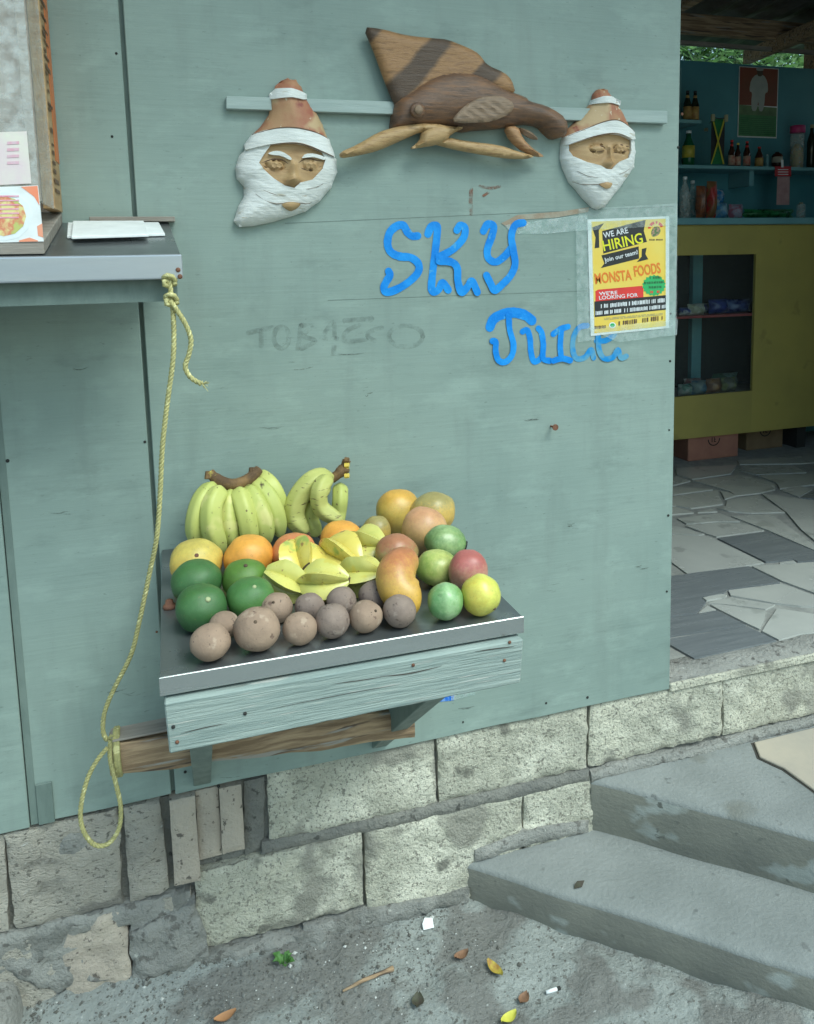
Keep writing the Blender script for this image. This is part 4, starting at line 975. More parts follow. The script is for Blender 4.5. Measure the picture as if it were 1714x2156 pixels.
fruit('mango', 834, 1172, 44, 48, 'mango shading from red to green in the pile', 'mango', M['m4'], Y=-.318, shape=mango, rot=(0, .1, 0), group=MG)
fruit('mango', 985, 1206, 40, 48, 'red cheeked mango at the right behind the yellow fruit', 'mango', M['m6'], Y=-.436, shape=mango, rot=(0, .1, 0), group=MG)
cpts = [onY(872, 1180, -.42), onY(846, 1192, -.435), onY(833, 1218, -.455), onY(842, 1247, -.472), onY(866, 1264, -.482), onY(884, 1268, -.484)]
sm_ = stroke_mesh3(cpts, 8); nn_ = len(sm_); rad_ = []
for i in range(nn_):
    t = 2 * i / (nn_ - 1) - 1; rad_.append(.0325 * max(.05, (1 - abs(t) ** 3.2)) ** .5)
lo_ = min(p.z - r for p, r in zip(sm_, rad_)); sm_ = [p + Vector((0, 0, TZ + .0008 - lo_)) for p in sm_]
tag(MB().tube(sm_, rad_, 22).build('mango', M['m5'], smooth=True, origin=sum(sm_, Vector()) / nn_), 'curved amber mango leaning beside the naseberries', 'mango', MG)
# guava-like / june plum fruit
def strp(n, a, c, d):
    return fruit_mat(n, [(.1, a), (.5, c), (.9, d)], axis='X', nstr=.9, nscale=6, rough=.33, bump=.06, spots=[(tuple(x * .6 for x in a), 38, .66)])
M['g1'] = strp('streaked green skin', (.16, .26, .09), (.36, .48, .21), (.18, .31, .10)); M['g2'] = strp('yellow green skin', (.33, .44, .10), (.54, .58, .18), (.32, .40, .10))
M['g3'] = strp('pale green skin', (.18, .36, .13), (.36, .53, .26), (.20, .39, .13)); M['g4'] = strp('lemon yellow skin', (.70, .58, .10), (.74, .70, .14), (.60, .62, .12))
fruit('guava', 938, 1141, 46, 35, 'streaked green fruit with a black tip on top of the pile', 'guava', M['g1'], Y=-.312, rot=(0, .22, 0), stem=((.95, -.35, -.1), .34, 'dark', .98), group='guavas on the stand')
fruit('guava', 921, 1195, 46, 39, 'yellow-green oval fruit below the black-tipped one', 'guava', M['g2'], Y=-.378, rot=(0, .12, 0), stem=((.95, -.3, .1), .10, 'scar', .98), group='guavas on the stand')
fruit('guava', 938, 1266, 38, 40, 'round green streaked fruit at the front right', 'guava', M['g3'], group='guavas on the stand')
fruit('guava', 1012, 1253, 42, 43, 'round lemon yellow fruit at the far right of the stand', 'guava', M['g4'], stem=((.45, -.75, -.5), .08, 'scar', .985), group='guavas on the stand')

# star fruit
def starfruit(px, py, L, R, axis, Y, label, mt, brown=False, roll=0.0):
    c = onY(px, py, Y); k = depth(c) / F; L *= k * 1.05; R *= k * 1.22
    ax = Vector(axis).normalized(); u = ax.orthogonal().normalized(); v = ax.cross(u)
    mb = MB(); nt_, ns_ = 50, 22
    for i in range(ns_ + 1):
        t = i / ns_; rad = R * (math.sin(math.pi * (.06 + .90 * t)) ** .7) * (1.0 - .12 * t)
        for j in range(nt_):
            th = 2 * math.pi * j / nt_ + roll + .25 * t
            tri = abs((j % 10) - 5) / 5.0          # 0 on a crest, 1 in a valley
            s = 1 - .56 * tri ** .85
            s *= 1 + .05 * noise.noise(Vector((t * 5, (j // 10) * 3.1, px))) + .03 * noise.noise(Vector((t * 14, j * .5, px)))
            mb.v.append(c + ax * (L * (t - .5)) + (u * math.cos(th) + v * math.sin(th)) * rad * s)
    for i in range(ns_):
        for j in range(nt_): mb.f.append([i * nt_ + j, i * nt_ + (j + 1) % nt_, (i + 1) * nt_ + (j + 1) % nt_, (i + 1) * nt_ + j]); mb.mi.append(1 if brown and i >= ns_ - 4 else 0)
    mb.f.append(list(range(nt_))); mb.mi.append(0); mb.f.append([ns_ * nt_ + j for j in range(nt_)]); mb.mi.append(1)
    lo = min(q.z for q in mb.v)
    if lo < TZ + .0005:
        mb.v = [q + Vector((0, 0, TZ + .0006 - lo)) for q in mb.v]; c = c + Vector((0, 0, TZ + .0006 - lo))
    o = mb.build('star_fruit', [M[mt], M['scar']], None, smooth=True, origin=c)
    o.data.set_sharp_from_angle(angle=math.radians(38))
    return tag(o, label, 'star fruit', 'star fruit on the stand')
M['sf'] = mk('star fruit skin', (.70, .58, .12), (.62, .52, .12), 25, .3, .1, spots=[((.34, .20, .06), 60, .63), ((.40, .46, .10), 22, .58)], spec=.6)
M['sf2'] = mk('green star fruit skin', (.66, .60, .16), (.55, .54, .15), 22, .3, .1, spots=[((.58, .50, .10), 30, .6), ((.30, .20, .07), 85, .66)], spec=.6)
starfruit(633, 1180, 95, 50, (.1, -.75, -.55), -.305, 'ripe star fruit with a brown tip pointing at the viewer', 'sf', True, .3)
starfruit(606, 1228, 100, 42, (.75, -.35, -.35), -.350, 'pale star fruit wedge beside the bright green orange', 'sf2', roll=.2)
starfruit(683, 1232, 105, 42, (.8, -.4, .1), -.382, 'star fruit lying low in the middle of the star fruit group', 'sf2', roll=.9)
starfruit(760, 1215, 95, 42, (.7, -.5, .15), -.373, 'star fruit at the right end, beside the dark naseberries', 'sf2', roll=.4)
starfruit(718, 1174, 105, 50, (.55, -.7, -.15), -.302, 'star fruit with a green patch under the topmost orange', 'sf', roll=.1)
starfruit(772, 1156, 90, 44, (.6, -.5, .1), -.262, 'star fruit highest in the group, next to the mangoes', 'sf2', roll=.7)

# bananas
M['ban'] = mk('green yellow banana skin', (.52, .54, .16), (.44, .48, .13), 14, .5, .1, spots=[((.60, .58, .22), 12, .55), ((.16, .13, .05), 90, .64), ((.07, .055, .025), 26, .67)], spec=.4)
M['ban2'] = mk('speckled banana skin', (.52, .52, .17), (.46, .47, .14), 14, .5, .1, stretch=(1, 1, 5), spots=[((.12, .09, .04), 38, .62)], spec=.4)
M['crown'] = mk('banana crown', (.22, .13, .05), (.10, .06, .03), 40, .8, .6, spots=[((.55, .46, .10), 35, .62)])
def banana(root, pts, Ys, r, mt):
    P = [onY(x, y, yy) for (x, y), yy in zip(pts, Ys)]
    sm = stroke_mesh3(P, 6); k = len(sm); rr = []
    for i in range(k):
        t = i / (k - 1)
        rr.append(r * 1.16 * (min(1, .30 + t * 5.2) if t < .14 else (1.0 if t < .75 else max(.22, 1 - ((t - .75) / .25) ** 2.0 * .78))))
    mb = MB(); n = 10; prev = None
    mb.tube(sm, rr, 20, ridge=.085)
    # soft ridges
    o = mb.build('banana', M[mt], root, smooth=True)
    e = sm[-1]; d = (sm[-1] - sm[-2]).normalized()
    MB().tube([e - d * .001, e + d * .006], [r * .24, r * .16], 7).build('tip', M['scar'], o)
    return o
b1 = thing('banana_bunch', (onY(500, 1100, -.1).x, -.09, TZ), 'large hand of green-yellow bananas standing at the left back', 'bananas', 'banana hands')
for pts, yf, r in (([(455,1022),(428,1050),(414,1095),(413,1150)], -.105, .0165), ([(468,1028),(447,1062),(448,1115),(468,1165)], -.125, .0175), ([(487,1032),(482,1070),(483,1110),(488,1150)], -.115, .0150), ([(500,1030),(512,1062),(522,1105),(527,1152)], -.122, .0165), ([(517,1026),(540,1058),(556,1098),(562,1145)], -.110, .0165), ([(532,1012),(563,1040),(582,1080),(590,1130)], -.092, .0155), ([(542,1000),(568,1018),(586,1050),(597,1095)], -.066, .0150), ([(460,1020),(470,1060),(500,1110),(505,1150)], -.075, .015)):
    banana(b1, pts, [yf + .04, yf + .01, yf, yf + .01], r, 'ban')
cr = [onY(442, 996, -.06), onY(460, 1012, -.07), onY(488, 1021, -.075), onY(515, 1014, -.07), onY(535, 1000, -.062), onY(545, 988, -.055)]
MB().tube(stroke_mesh3(cr, 4), [.009] * 3 + [.011] * 14 + [.009] * 4, 9, flat=1.2).build('crown', M['crown'], b1, smooth=True)
for q in ((440, 992), (532, 984)): MB().tube([onY(*q, -.06), onY(q[0], q[1] + 16, -.065)], [.007, .009], 8).build('stalk_stub', M['crown'], b1)
b2 = thing('banana_bunch', (onY(670, 1100, -.1).x, -.09, TZ), 'small speckled banana hand with a raised stalk at the back', 'bananas', 'banana hands')
for pts, yf, r, mt in (([(702,1006),(660,1012),(628,1050),(622,1090),(648,1122)], -.085, .0180, 'ban2'), ([(694,1004),(674,1030),(678,1070),(722,1098)], -.118, .0145, 'ban2'), ([(716,1018),(716,1050),(712,1080),(706,1110)], -.075, .0135, 'ban'), ([(690,1012),(662,1050),(652,1095),(672,1128)], -.072, .0160, 'ban')):
    k = len(pts); banana(b2, pts, [yf + .03] + [yf + .005] * (k - 2) + [yf - .01], r, mt)
cr = [onY(698, 1008, -.06), onY(712, 998, -.062), onY(724, 985, -.06), onY(730, 968, -.058)]
MB().tube(stroke_mesh3(cr, 4), [.010] * 5 + [.012] * 4 + [.009] * 4, 9).build('crown', M['crown'], b2, smooth=True)
for i in range(4): q = onY(735, 968 + i * 11, -.072); MB().tube([q + Vector((-.008, .004, 0)), q], [.006, .005], 7).build('stalk_stub', M['yprint'] if i % 2 else M['crown'], b2)
# ------------------------------------------------------------------ upper left shelf (tilted hatch board) with display case
sf_b = onY(355, 468, 0); SY = -.30
sf_f = onY(383, 536, SY)
slope = (sf_b.z - sf_f.z) / (0 - SY)
def sz(y): return sf_b.z + slope * y
SX1 = sf_f.x
shf = thing('counter_shelf', (SX1 - .4, 0, sf_f.z - .06), 'metal faced hatch shelf at the upper left', 'shelf')
hz = onY(383, 536, SY).z - onY(383, 587, SY).z
MB().hexa([(-1.6, SY + .004, sz(SY) - .022), (SX1 - .002, SY + .004, sz(SY) - .022), (sf_b.x, -.001, sz(0) - .022), (-1.6, -.001, sz(0) - .022), (-1.6, SY + .004, sz(SY)), (SX1 - .002, SY + .004, sz(SY)), (sf_b.x, -.001, sz(0)), (-1.6, -.001, sz(0))]).build('shelf_board', M['steeltop'], shf, bevel=.001)
MB().box(-1.6, SX1, SY - .004, SY + .0035, sf_f.z - hz, sf_f.z + .001).build('front_strip', M['steel'], shf, bevel=.003, seg=3)
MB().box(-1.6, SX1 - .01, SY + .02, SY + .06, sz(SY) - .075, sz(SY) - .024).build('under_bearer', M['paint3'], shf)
MB().prism([(SX1 - .06, -.0015, sz(0) - .023), (SX1 - .06, SY + .06, sz(SY + .06) - .023), (SX1 - .06, SY + .06, sz(SY + .06) - .05), (SX1 - .06, -.0015, sz(0) - .10)], (.03, 0, 0)).build('bracket', M['paint3'], shf)
for (x, y) in ((375, 568), (379, 582)): screw(x, y, .004, 'rust', shf, SY - .0042)
MB().box(sf_b.x - .14, sf_b.x + .012, -.022, -.0012, sz(0) + .0005, sz(0) + .010).build('back_lip', M['greytimber'], shf, bevel=.001)
# white boards lying on the shelf
for k, (a, c, y0, y1, h0) in enumerate((((140, 486), (334, 478), -.16, -.03, .0008), ((150, 498), (300, 494), -.20, -.05, .006))):
    xa = onY(a[0], a[1], y0).x; xb = onY(c[0], c[1], y0).x
    mb = MB(); zz = lambda y: sz(y) + h0 + (.0 if k == 0 else .0012)
    mb.hexa([(xa, y0, zz(y0)), (xb + .01, y0 + .015, zz(y0 + .015)), (xb, y1, zz(y1)), (xa - .01, y1, zz(y1)), (xa, y0, zz(y0) + .005), (xb + .01, y0 + .015, zz(y0 + .015) + .005), (xb, y1, zz(y1) + .005), (xa - .01, y1, zz(y1) + .005)])
    tag(mb.build('foam_board', M['paper'], bevel=.001), ['white foam sheet on the shelf, lower of the two', 'white foam sheet on the shelf, upper of the two'][k], 'board', 'white sheets on the shelf')
# display case
CYF, CYB = -.285, -.010
cxr = onY(92, 512, CYF).x; czb = sz(CYF) + .001; CXL = -1.1; CZT = 2.35
case = thing('display_case', (cxr - .2, (CYF + CYB) / 2, czb), 'clear plastic food display case with faded posters at the top left', 'display case')
cxb = cxr
MB().hexa([(CXL, CYF, czb), (cxr, CYF, czb), (cxr, CYB, sz(CYB) + .001), (CXL, CYB, sz(CYB) + .001), (CXL, CYF, czb + .02), (cxr, CYF, czb + .02), (cxr, CYB, sz(CYB) + .02), (CXL, CYB, sz(CYB) + .02)]).build('base_board', M['greytimber'], case, bevel=.001)
zb2 = sz(CYB) + .0205
MB().box(CXL, cxr - .0005, CYF, CYF + .004, czb + .0205, CZT).build('front_pane', M['acrylic'], case)
MB().box(cxr - .004, cxr, CYF + .021, CYB - .107, zb2, CZT).build('side_pane', M['acrylic'], case)
MB().box(cxr - .015, cxr + .001, CYF + .005, CYF + .020, zb2, CZT).build('corner_post', M['greytimber'], case, bevel=.001)
MB().box(CXL, cxr - .02, CYB - .004, CYB, zb2, CZT).build('rear_pane', mk('pale backing board', (.66, .56, .50), (.50, .40, .33), 7, .6, .1), case)
MB().box(CXL, cxr - .004, CYF + .0045, CYB - .004, CZT - .01, CZT).build('top_board', M['timber'], case)
for zz in (1.80, 2.05):
    MB().box(CXL, cxr - .006, CYF + .03, CYB - .006, zz, zz + .006).build('inner_shelf', M['acrylic'], case)
# orange printed strip on the rear corner post
ps = MB().box(cxr - .018, cxr + .0015, CYB - .0215 - .085, CYB + .002, zb2, CZT).build('corner_post', M['carved'], case, bevel=.001)
orange = mk('orange print strip', (.62, .17, .03), (.52, .16, .045), 20, .45, .05)
ztape = onY(128, 345, CYB).z
MB().box(cxr + .0018, cxr + .0026, CYB - .050, CYB + .001, ztape, CZT).build('orange_strip', orange, case)
rr_ = random.Random(5); z = zb2 + .03
mb = MB()
while z < 2.30:
    h = rr_.uniform(.003, .008)
    if rr_.random() < .8: MB().box(cxr + .0027, cxr + .0031, CYB - .100 + rr_.uniform(0, .01), CYB - .060 + rr_.uniform(-.015, .03), z, z + h).build('strip_print', M['brown'], case)
    z += h + rr_.uniform(.003, .012)
# posters in the case front
def pq(px, py, d=.001): p = onY(px, py, CYF - d); return (p.x, p.y, p.z)
def ppoly(name, pts, d, mt, th=.0004): return MB().prism([pq(x, y, d) for x, y in pts], (0, th, 0)).build(name, mt, case)
ppoly('poster_sheet', [(-60, 396), (80, 390), (92, 508), (-60, 512)], .0012, M['paper'])
fp = mk('faded orange print', (.80, .26, .14), (.75, .34, .22), 15, .5, 0)
ppoly('poster_corner', [(44, 393), (79, 391), (83, 432), (72, 414)], .0016, fp)
ppoly('poster_corner', [(78, 476), (89, 470), (91, 500), (80, 496)], .0016, fp)
ppoly('poster_corner', [(40, 506), (62, 500), (80, 506), (80, 508), (40, 509)], .0016, fp)
ppoly('poster_dish', [(x, y) for x, y in ring(10, 455, 58, 52)[:-1]], .0016, mk('dish print', (.80, .82, .82), (.72, .76, .78), 20, .5, 0))
ppoly('poster_food', [(x, y) for x, y in ring(8, 455, 47, 42)[:-1]], .0020, mk('food print', (.72, .64, .28), (.62, .20, .12), 40, .5, 0, lo=.42, hi=.6, c3=(.50, .52, .16)))
pink = mk('pink lettering print', (.70, .25, .34), (.74, .45, .55), 90, .5, 0)
for j in range(6): ppoly('poster_text_line', [(-40, 412 + j * 9), (40, 411 + j * 9), (40, 414 + j * 9), (-40, 415 + j * 9)], .0024, pink)
ppoly('poster_sheet', [(-60, 280), (56, 276), (66, 386), (-60, 392)], .0012, mk('faded lilac poster', (.66, .60, .68), (.70, .58, .60), 10, .5, 0, c3=(.72, .70, .60)))
for j in range(4): ppoly('poster_text_line', [(15, 298 + j * 14), (40, 297 + j * 14), (40, 303 + j * 14), (15, 304 + j * 14)], .0018, mk('faded pink print', (.66, .36, .44), (.66, .50, .56), 80, .5, 0) if j == 0 else bpy.data.materials['faded pink print'])
# goods in the case
for k, (x, zz, mt) in enumerate(((-.58, 1.806, 'greyprint'), (-.45, 1.806, 'carved'), (-.58, 2.056, 'steel'), (-.45, 2.056, 'brown'))):
    root = tag(MB().lathe([(.035, 0), (.045, .01), (.048, .09), (.040, .10), (.042, .12), (.02, .125)], 14, (x, (CYF + CYB) / 2, zz)).build('food_tub', M[mt], smooth=True), ['grey tub on the lower shelf of the display case', 'tan tub on the lower shelf of the display case', 'steel tub on the upper shelf of the display case', 'brown tub on the upper shelf of the display case'][k], 'tub')

# ------------------------------------------------------------------ rope
rp = thing('yellow_rope', onY(230, 1560, LY - .045), 'frayed yellow rope hanging from the shelf corner with a loop at its end', 'rope')
def twisted(pts, r, name, pitch=.022):
    sm = stroke_mesh3([Vector(p) for p in pts], 10)
    # resample evenly
    out = [sm[0]]; acc = 0; stepL = .0035
    for i in range(1, len(sm)):
        a, c = sm[i - 1], sm[i]; L = (c - a).length; d = 0
        while acc + L - d >= stepL:
            d += stepL - acc; out.append(a.lerp(c, d / L)); acc = 0
        acc += L - d
    for s in range(3):
        strand = []; nrm = None
        for i, p in enumerate(out):
            t = (out[min(i + 1, len(out) - 1)] - out[max(i - 1, 0)]).normalized()
            a = t.cross(Vector((0, 1, 0)));  a = a.normalized() if a.length > .1 else Vector((1, 0, 0)); c = t.cross(a)
            an = 2 * math.pi * (i * stepL / pitch + s / 3)
            strand.append(p + (a * math.cos(an) + c * math.sin(an)) * r * .5)
        MB().tube(strand, r * .58, 6).build(name, M['rope'], rp, smooth=True)
RY = SY - .006
main = [((356, 590), RY), ((363, 640), RY), ((366, 700), RY), ((364, 760), RY), ((352, 850), RY + .005), ((342, 940), RY + .01), ((337, 1040), RY + .02), ((330, 1130), RY + .03), ((314, 1210), RY + .05), ((293, 1310), RY + .065), ((275, 1380), RY + .08), ((240, 1450), RY + .095), ((220, 1500), LY - .045), ((217, 1540), LY - .040), ((226, 1560), LY - .040)]
twisted([onY(*p, y) for p, y in main], .0042, 'rope_strand')
tail = [((358, 632), RY - .006), ((374, 655), RY - .006), ((392, 685), RY - .004), ((402, 715), RY - .002), ((398, 745), RY), ((390, 772), RY), ((402, 795), RY), ((424, 808), RY)]
twisted([onY(*p, y) for p, y in tail], .0042, 'rope_strand')
loop = [((232, 1556), LY - .045), ((232, 1600), LY - .045), ((244, 1650), LY - .046), ((254, 1700), LY - .048), ((250, 1745), LY - .05), ((228, 1776), LY - .05), ((198, 1778), LY - .05), ((174, 1745), LY - .05), ((170, 1700), LY - .05), ((184, 1640), LY - .05), ((205, 1600), LY - .05), ((228, 1572), LY - .052)]
twisted([onY(*p, y) for p, y in loop], .0042, 'rope_strand')
# knot round the pole end, knot at the shelf, frayed ends
kx = pl0.x + .010
kn = []
for i in range(26):
    a = 2 * math.pi * i / 12; kn.append(Vector((kx + .0045 * i / 12, LY + math.cos(a) * .0385, zc + math.sin(a) * .0415)))
MB().tube(kn, .0042, 7).build('knot_turn', M['rope'], rp, smooth=True)
for (px, py, y) in ((357, 600, RY), (361, 640, RY - .004)):
    p = onY(px, py, y); MB().tube([p + Vector((.009 * math.cos(i * .9), .006 * math.sin(i * 1.3), .007 * math.sin(i * .9) + .001 * i)) for i in range(12)], .004, 6).build('knot', M['rope'], rp, smooth=True)
p = onY(426, 808, RY); mb = MB()
for i in range(14): mb.tube([p, p + Vector((rnd.uniform(-.004, .012), rnd.uniform(-.006, .006), rnd.uniform(-.016, .006)))], [.0012, .0005], 4)
q = onY(228, 1553, LY - .05)
for i in range(10): mb.tube([q, q + Vector((rnd.uniform(.006, .026), rnd.uniform(-.008, .0), rnd.uniform(-.004, .008)))], [.0012, .0005], 4)
mb.build('frayed_end', M['rope'], rp)
kp = onY(357, 585, RY)
MB().tube([Vector((kp.x, SY - .006, sf_f.z - hz - .004)), Vector((kp.x, SY + .012, sf_f.z - hz - .004)), Vector((kp.x, SY + .03, sz(SY) - .03))], .004, 6).build('rope_hitch', M['rope'], rp)

# ------------------------------------------------------------------ carved sailfish
def c5(x, y): p = onY((1040 + .4434 * x) * .6719, (80 + .4434 * y) * .6719); return (p.x, p.z)
def woodfish_mat(name, c1, c2, c3_, stripes=None, st=(1.2, 1, 9), rot=.12):
    mt, n, b = newmat(name); b.inputs['Roughness'].default_value = .42
    v = coords(n, st, rot=(0, rot, 0)); f = noise_tex(n, v, 13, 9, .75)
    c = ramp(n, f, [(.33, tuple(x * .55 for x in c1)), (.43, c1), (.52, c2), (.62, c3_), (.74, tuple(min(1, x * 1.45) for x in c2))])
    if stripes:
        v2 = coords(n, (1, 1, 1), rot=(0, -.75, 0), rand=False); wv = nd(n, 'ShaderNodeTexWave', wave_type='BANDS', bands_direction='X'); wv.inputs['Scale'].default_value = 2.6; wv.inputs['Distortion'].default_value = 1.6; wv.inputs['Detail'].default_value = 3; wv.inputs['Detail Scale'].default_value = 2
        n.links.new(v2, wv.inputs['Vector'])
        c = mixc(n, ramp(n, wv.outputs['Fac'], [(.60, (0, 0, 0)), (.80, (.88, .88, .88))]), c, stripes)
    n.links.new(c, b.inputs['Base Color']); bumpto(n, b, f, .6, .004); return mt
fishm = {'sail': woodfish_mat('sail wood', (.27, .145, .06), (.36, .20, .085), (.24, .13, .06), (.055, .036, .026)), 'body': woodfish_mat('body wood', (.12, .07, .045), (.17, .095, .055), (.22, .11, .05)),
         'pale': woodfish_mat('pale bill wood', (.42, .265, .12), (.49, .33, .155), (.33, .195, .085)), 'fin': woodfish_mat('grey fin wood', (.22, .155, .105), (.28, .19, .12), (.16, .11, .075), st=(1.2, 1, 14), rot=.5),
         'red': woodfish_mat('warm fin wood', (.35, .19, .09), (.43, .25, .12), (.28, .14, .065))}
fp0 = onY(950, 330, 0)
fish = thing('carved_fish', (fp0.x, -.02, fp0.z), 'carved wooden sailfish with a tall fin hung between the two bearded masks', 'carving')
def carve(name, pts, mt, yb, T, Rr, tilt=0, step=.007, groove=None, sm=1):
    pl = smoothpoly([c5(*q) for q in pts], sm)
    def h(x, z):
        d = min(1, edist((x, z), pl) / Rr)
        hh = T * .45 + (T - T * .45) * math.sqrt(max(0, 1 - (1 - d) ** 2))
        if groove: hh -= groove[0] * (.5 + .5 * math.sin((x * groove[1] + z * groove[2]))) * d
        return hh + .0012 * noise.noise(Vector((x * 30, z * 30, 1)))
    return relief(name, pl, h, yb, mt, fish, step=step)
carve('dorsal_sail', [(205,32),(320,45),(520,95),(710,113),(785,118),(940,180),(1010,220),(1070,300),(1190,350),(1240,400),(1268,495),(1180,500),(1000,460),(800,450),(600,520),(470,600),(430,580),(400,520),(340,370),(280,200)], fishm['sail'], -.0175, .017, .02, step=.009)
carve('body', [(430,540),(500,500),(600,430),(700,370),(850,345),(980,355),(1080,400),(1190,470),(1340,520),(1360,550),(1480,580),(1570,630),(1632,700),(1622,790),(1540,812),(1490,770),(1440,715),(1330,700),(1180,735),(1000,745),(900,760),(790,725),(700,720),(580,722),(480,742),(400,748),(412,650)], fishm['body'], -.0005, .056, .06, step=.007)
carve('bill', [(32,910),(150,860),(300,770),(420,735),(580,712),(735,715),(735,770),(690,785),(600,765),(480,820),(300,900),(150,935),(38,952)], fishm['pale'], -.028, .022, .018, step=.006)
carve('lower_jaw', [(600,765),(700,712),(800,735),(905,735),(795,790),(775,830),(700,860),(600,876),(515,888),(590,830)], fishm['pale'], -.027, .026, .018, step=.006)
carve('pelvic_fin', [(690,850),(780,805),(900,830),(1150,860),(1260,900),(1395,936),(1330,956),(1200,952),(1000,920),(850,892),(760,870)], fishm['pale'], -.026, .018, .012, step=.005, groove=(.003, 150, 1700))
carve('anal_fin', [(1180,730),(1275,720),(1312,810),(1380,880),(1468,936),(1420,938),(1330,912),(1230,830)], fishm['red'], -.020, .020, .012, step=.006)
carve('anal_fin', [(1285,725),(1380,760),(1435,818),(1380,812),(1315,775)], fishm['fin'], -.018, .012, .012, step=.006)
carve('pectoral_fin', [(785,690),(870,600),(980,540),(1110,532),(1212,592),(1180,660),(1050,715),(900,722),(800,720)], fishm['fin'], -.0605, .010, .018, step=.005, groove=(.0035, 420, 900))
e = c5(550, 632); 
for (r0, y0, hh, nm, mt) in ((.016, -.0565, .006, 'eye_socket', fishm['body']), (.0095, -.062, .006, 'eye', fishm['fin'])):
    mb = MB().lathe([(r0, 0), (r0 * .95, hh * .6), (r0 * .6, hh)], 16); mb.xform(Matrix.Translation(Vector((e[0], y0, e[1]))) @ Matrix.Rotation(math.radians(90), 4, 'X')); mb.build(nm, mt, fish, smooth=True)
bk = c5(760, 560); MB().box(bk[0] - .03, bk[0] + .03, -.0178, -.0165, bk[1] - .01, bk[1] + .02).build('hanging_plate', M['dark'], fish)

# ------------------------------------------------------------------ bearded masks
def mask(fn, parts, feats, label, T, Rr):
    OUT = parts['outline']; ol = smoothpoly([fn(*q) for q in OUT], 1)
    cx_ = sum(p[0] for p in ol) / len(ol); zb_ = min(p[1] for p in ol)
    root = thing('bearded_mask', (cx_, -.001, zb_), label, 'mask', 'carved bearded masks')
    def base(x, z):
        d = min(1, edist((x, z), ol) / Rr); return .006 + (T - .006) * math.sqrt(max(0, 1 - (1 - d) ** 2))
    fpoly = {k: [fn(*q) for q in v] for k, v in feats.items() if k not in ('eyes', 'lines')}
    eyes = [(fn(x, y), rx * fn.k, ry * fn.k) for (x, y, rx, ry) in feats['eyes']]
    def face_h(x, z):
        hh = base(x, z) - .006
        if inside((x, z), fpoly['nose']): hh += min(.020, edist((x, z), fpoly['nose']) * 1.5)
        for (c, rx, ry) in eyes:
            q = ((x - c[0]) / rx) ** 2 + ((z - c[1]) / ry) ** 2
            if q < 1.7: hh += -.006 * math.exp(-((q - 1.1) * 4) ** 2) + (.006 * math.sqrt(max(0, 1 - q)) if q < 1 else 0)
            if q < .9 and abs((z - c[1]) / ry + .15) < .10: hh -= .0035
        return hh
    def beard_h(x, z):
        s = .0007 * math.sin(x * 250 + z * 560 + 5 * noise.noise(Vector((x * 14, z * 14, 0)))) + .0014 * noise.noise(Vector((x * 60, z * 90, 3)))
        return base(x, z) + s
    hf = {'face': face_h, 'beard': beard_h, 'cap': lambda x, z: base(x, z) + .001 * noise.noise(Vector((x * 40, z * 40, 1))), 'brim': lambda x, z: base(x, z) + .006 + .001 * noise.noise(Vector((x * 60, z * 60, 1))), 'cap_tip': lambda x, z: base(x, z), 'pom_band': lambda x, z: base(x, z) + .005}
    mm = {'face': M['carved'], 'beard': M['white'], 'cap': M['redpaint'], 'brim': M['white'], 'cap_tip': M['redpaint'], 'pom_band': M['white']}
    for k in ('cap_tip', 'pom_band', 'cap', 'brim', 'face', 'beard'):
        relief(k, [fn(*q) for q in parts[k]], hf[k], -.0005, mm[k], root, step=.0048)
    # mouth, brows, moustache line
    mo = fpoly['mouth']; relief('mouth', smoothpoly(mo, 1), lambda x, z: base(x, z) + .004 + min(.005, edist((x, z), mo) * .5), -.0005, M['carved'], root, step=.005)
    for nm in ('brow1', 'brow2'):
        if nm in fpoly:
            br = fpoly[nm]; relief('brow', smoothpoly(br, 1), lambda x, z: base(x, z) - .006 + .006, -.0005, M['white'], root, step=.005)
    for (kind, pts, wd) in feats.get('lines', []):
        P2 = stroke_mesh([fn(*q) for q in pts], 1, 0, n=6); top = face_h if kind == 'face' else (lambda x, z: hf[kind](x, z))
        k_ = len(P2); MB().tube([Vector((q[0], -.0005 - top(q[0], q[1]) + wd * .35, q[1])) for q in P2], [wd * (.35 + .65 * math.sin(math.pi * i / (k_ - 1))) for i in range(k_)], 6).build('carved_line', M['brown'] if kind != 'beard' else M['greytimber'], root, smooth=True)
    return root, base
def mf(ox, oy, s):
    def f(x, y): p = onY((ox + s * x) * .6719, (oy + s * y) * .6719, -.02); return (p.x, p.z)
    a = Vector(f(0, 0)); c = Vector(f(100, 0)); f.k = (c - a).length / 100
    return f
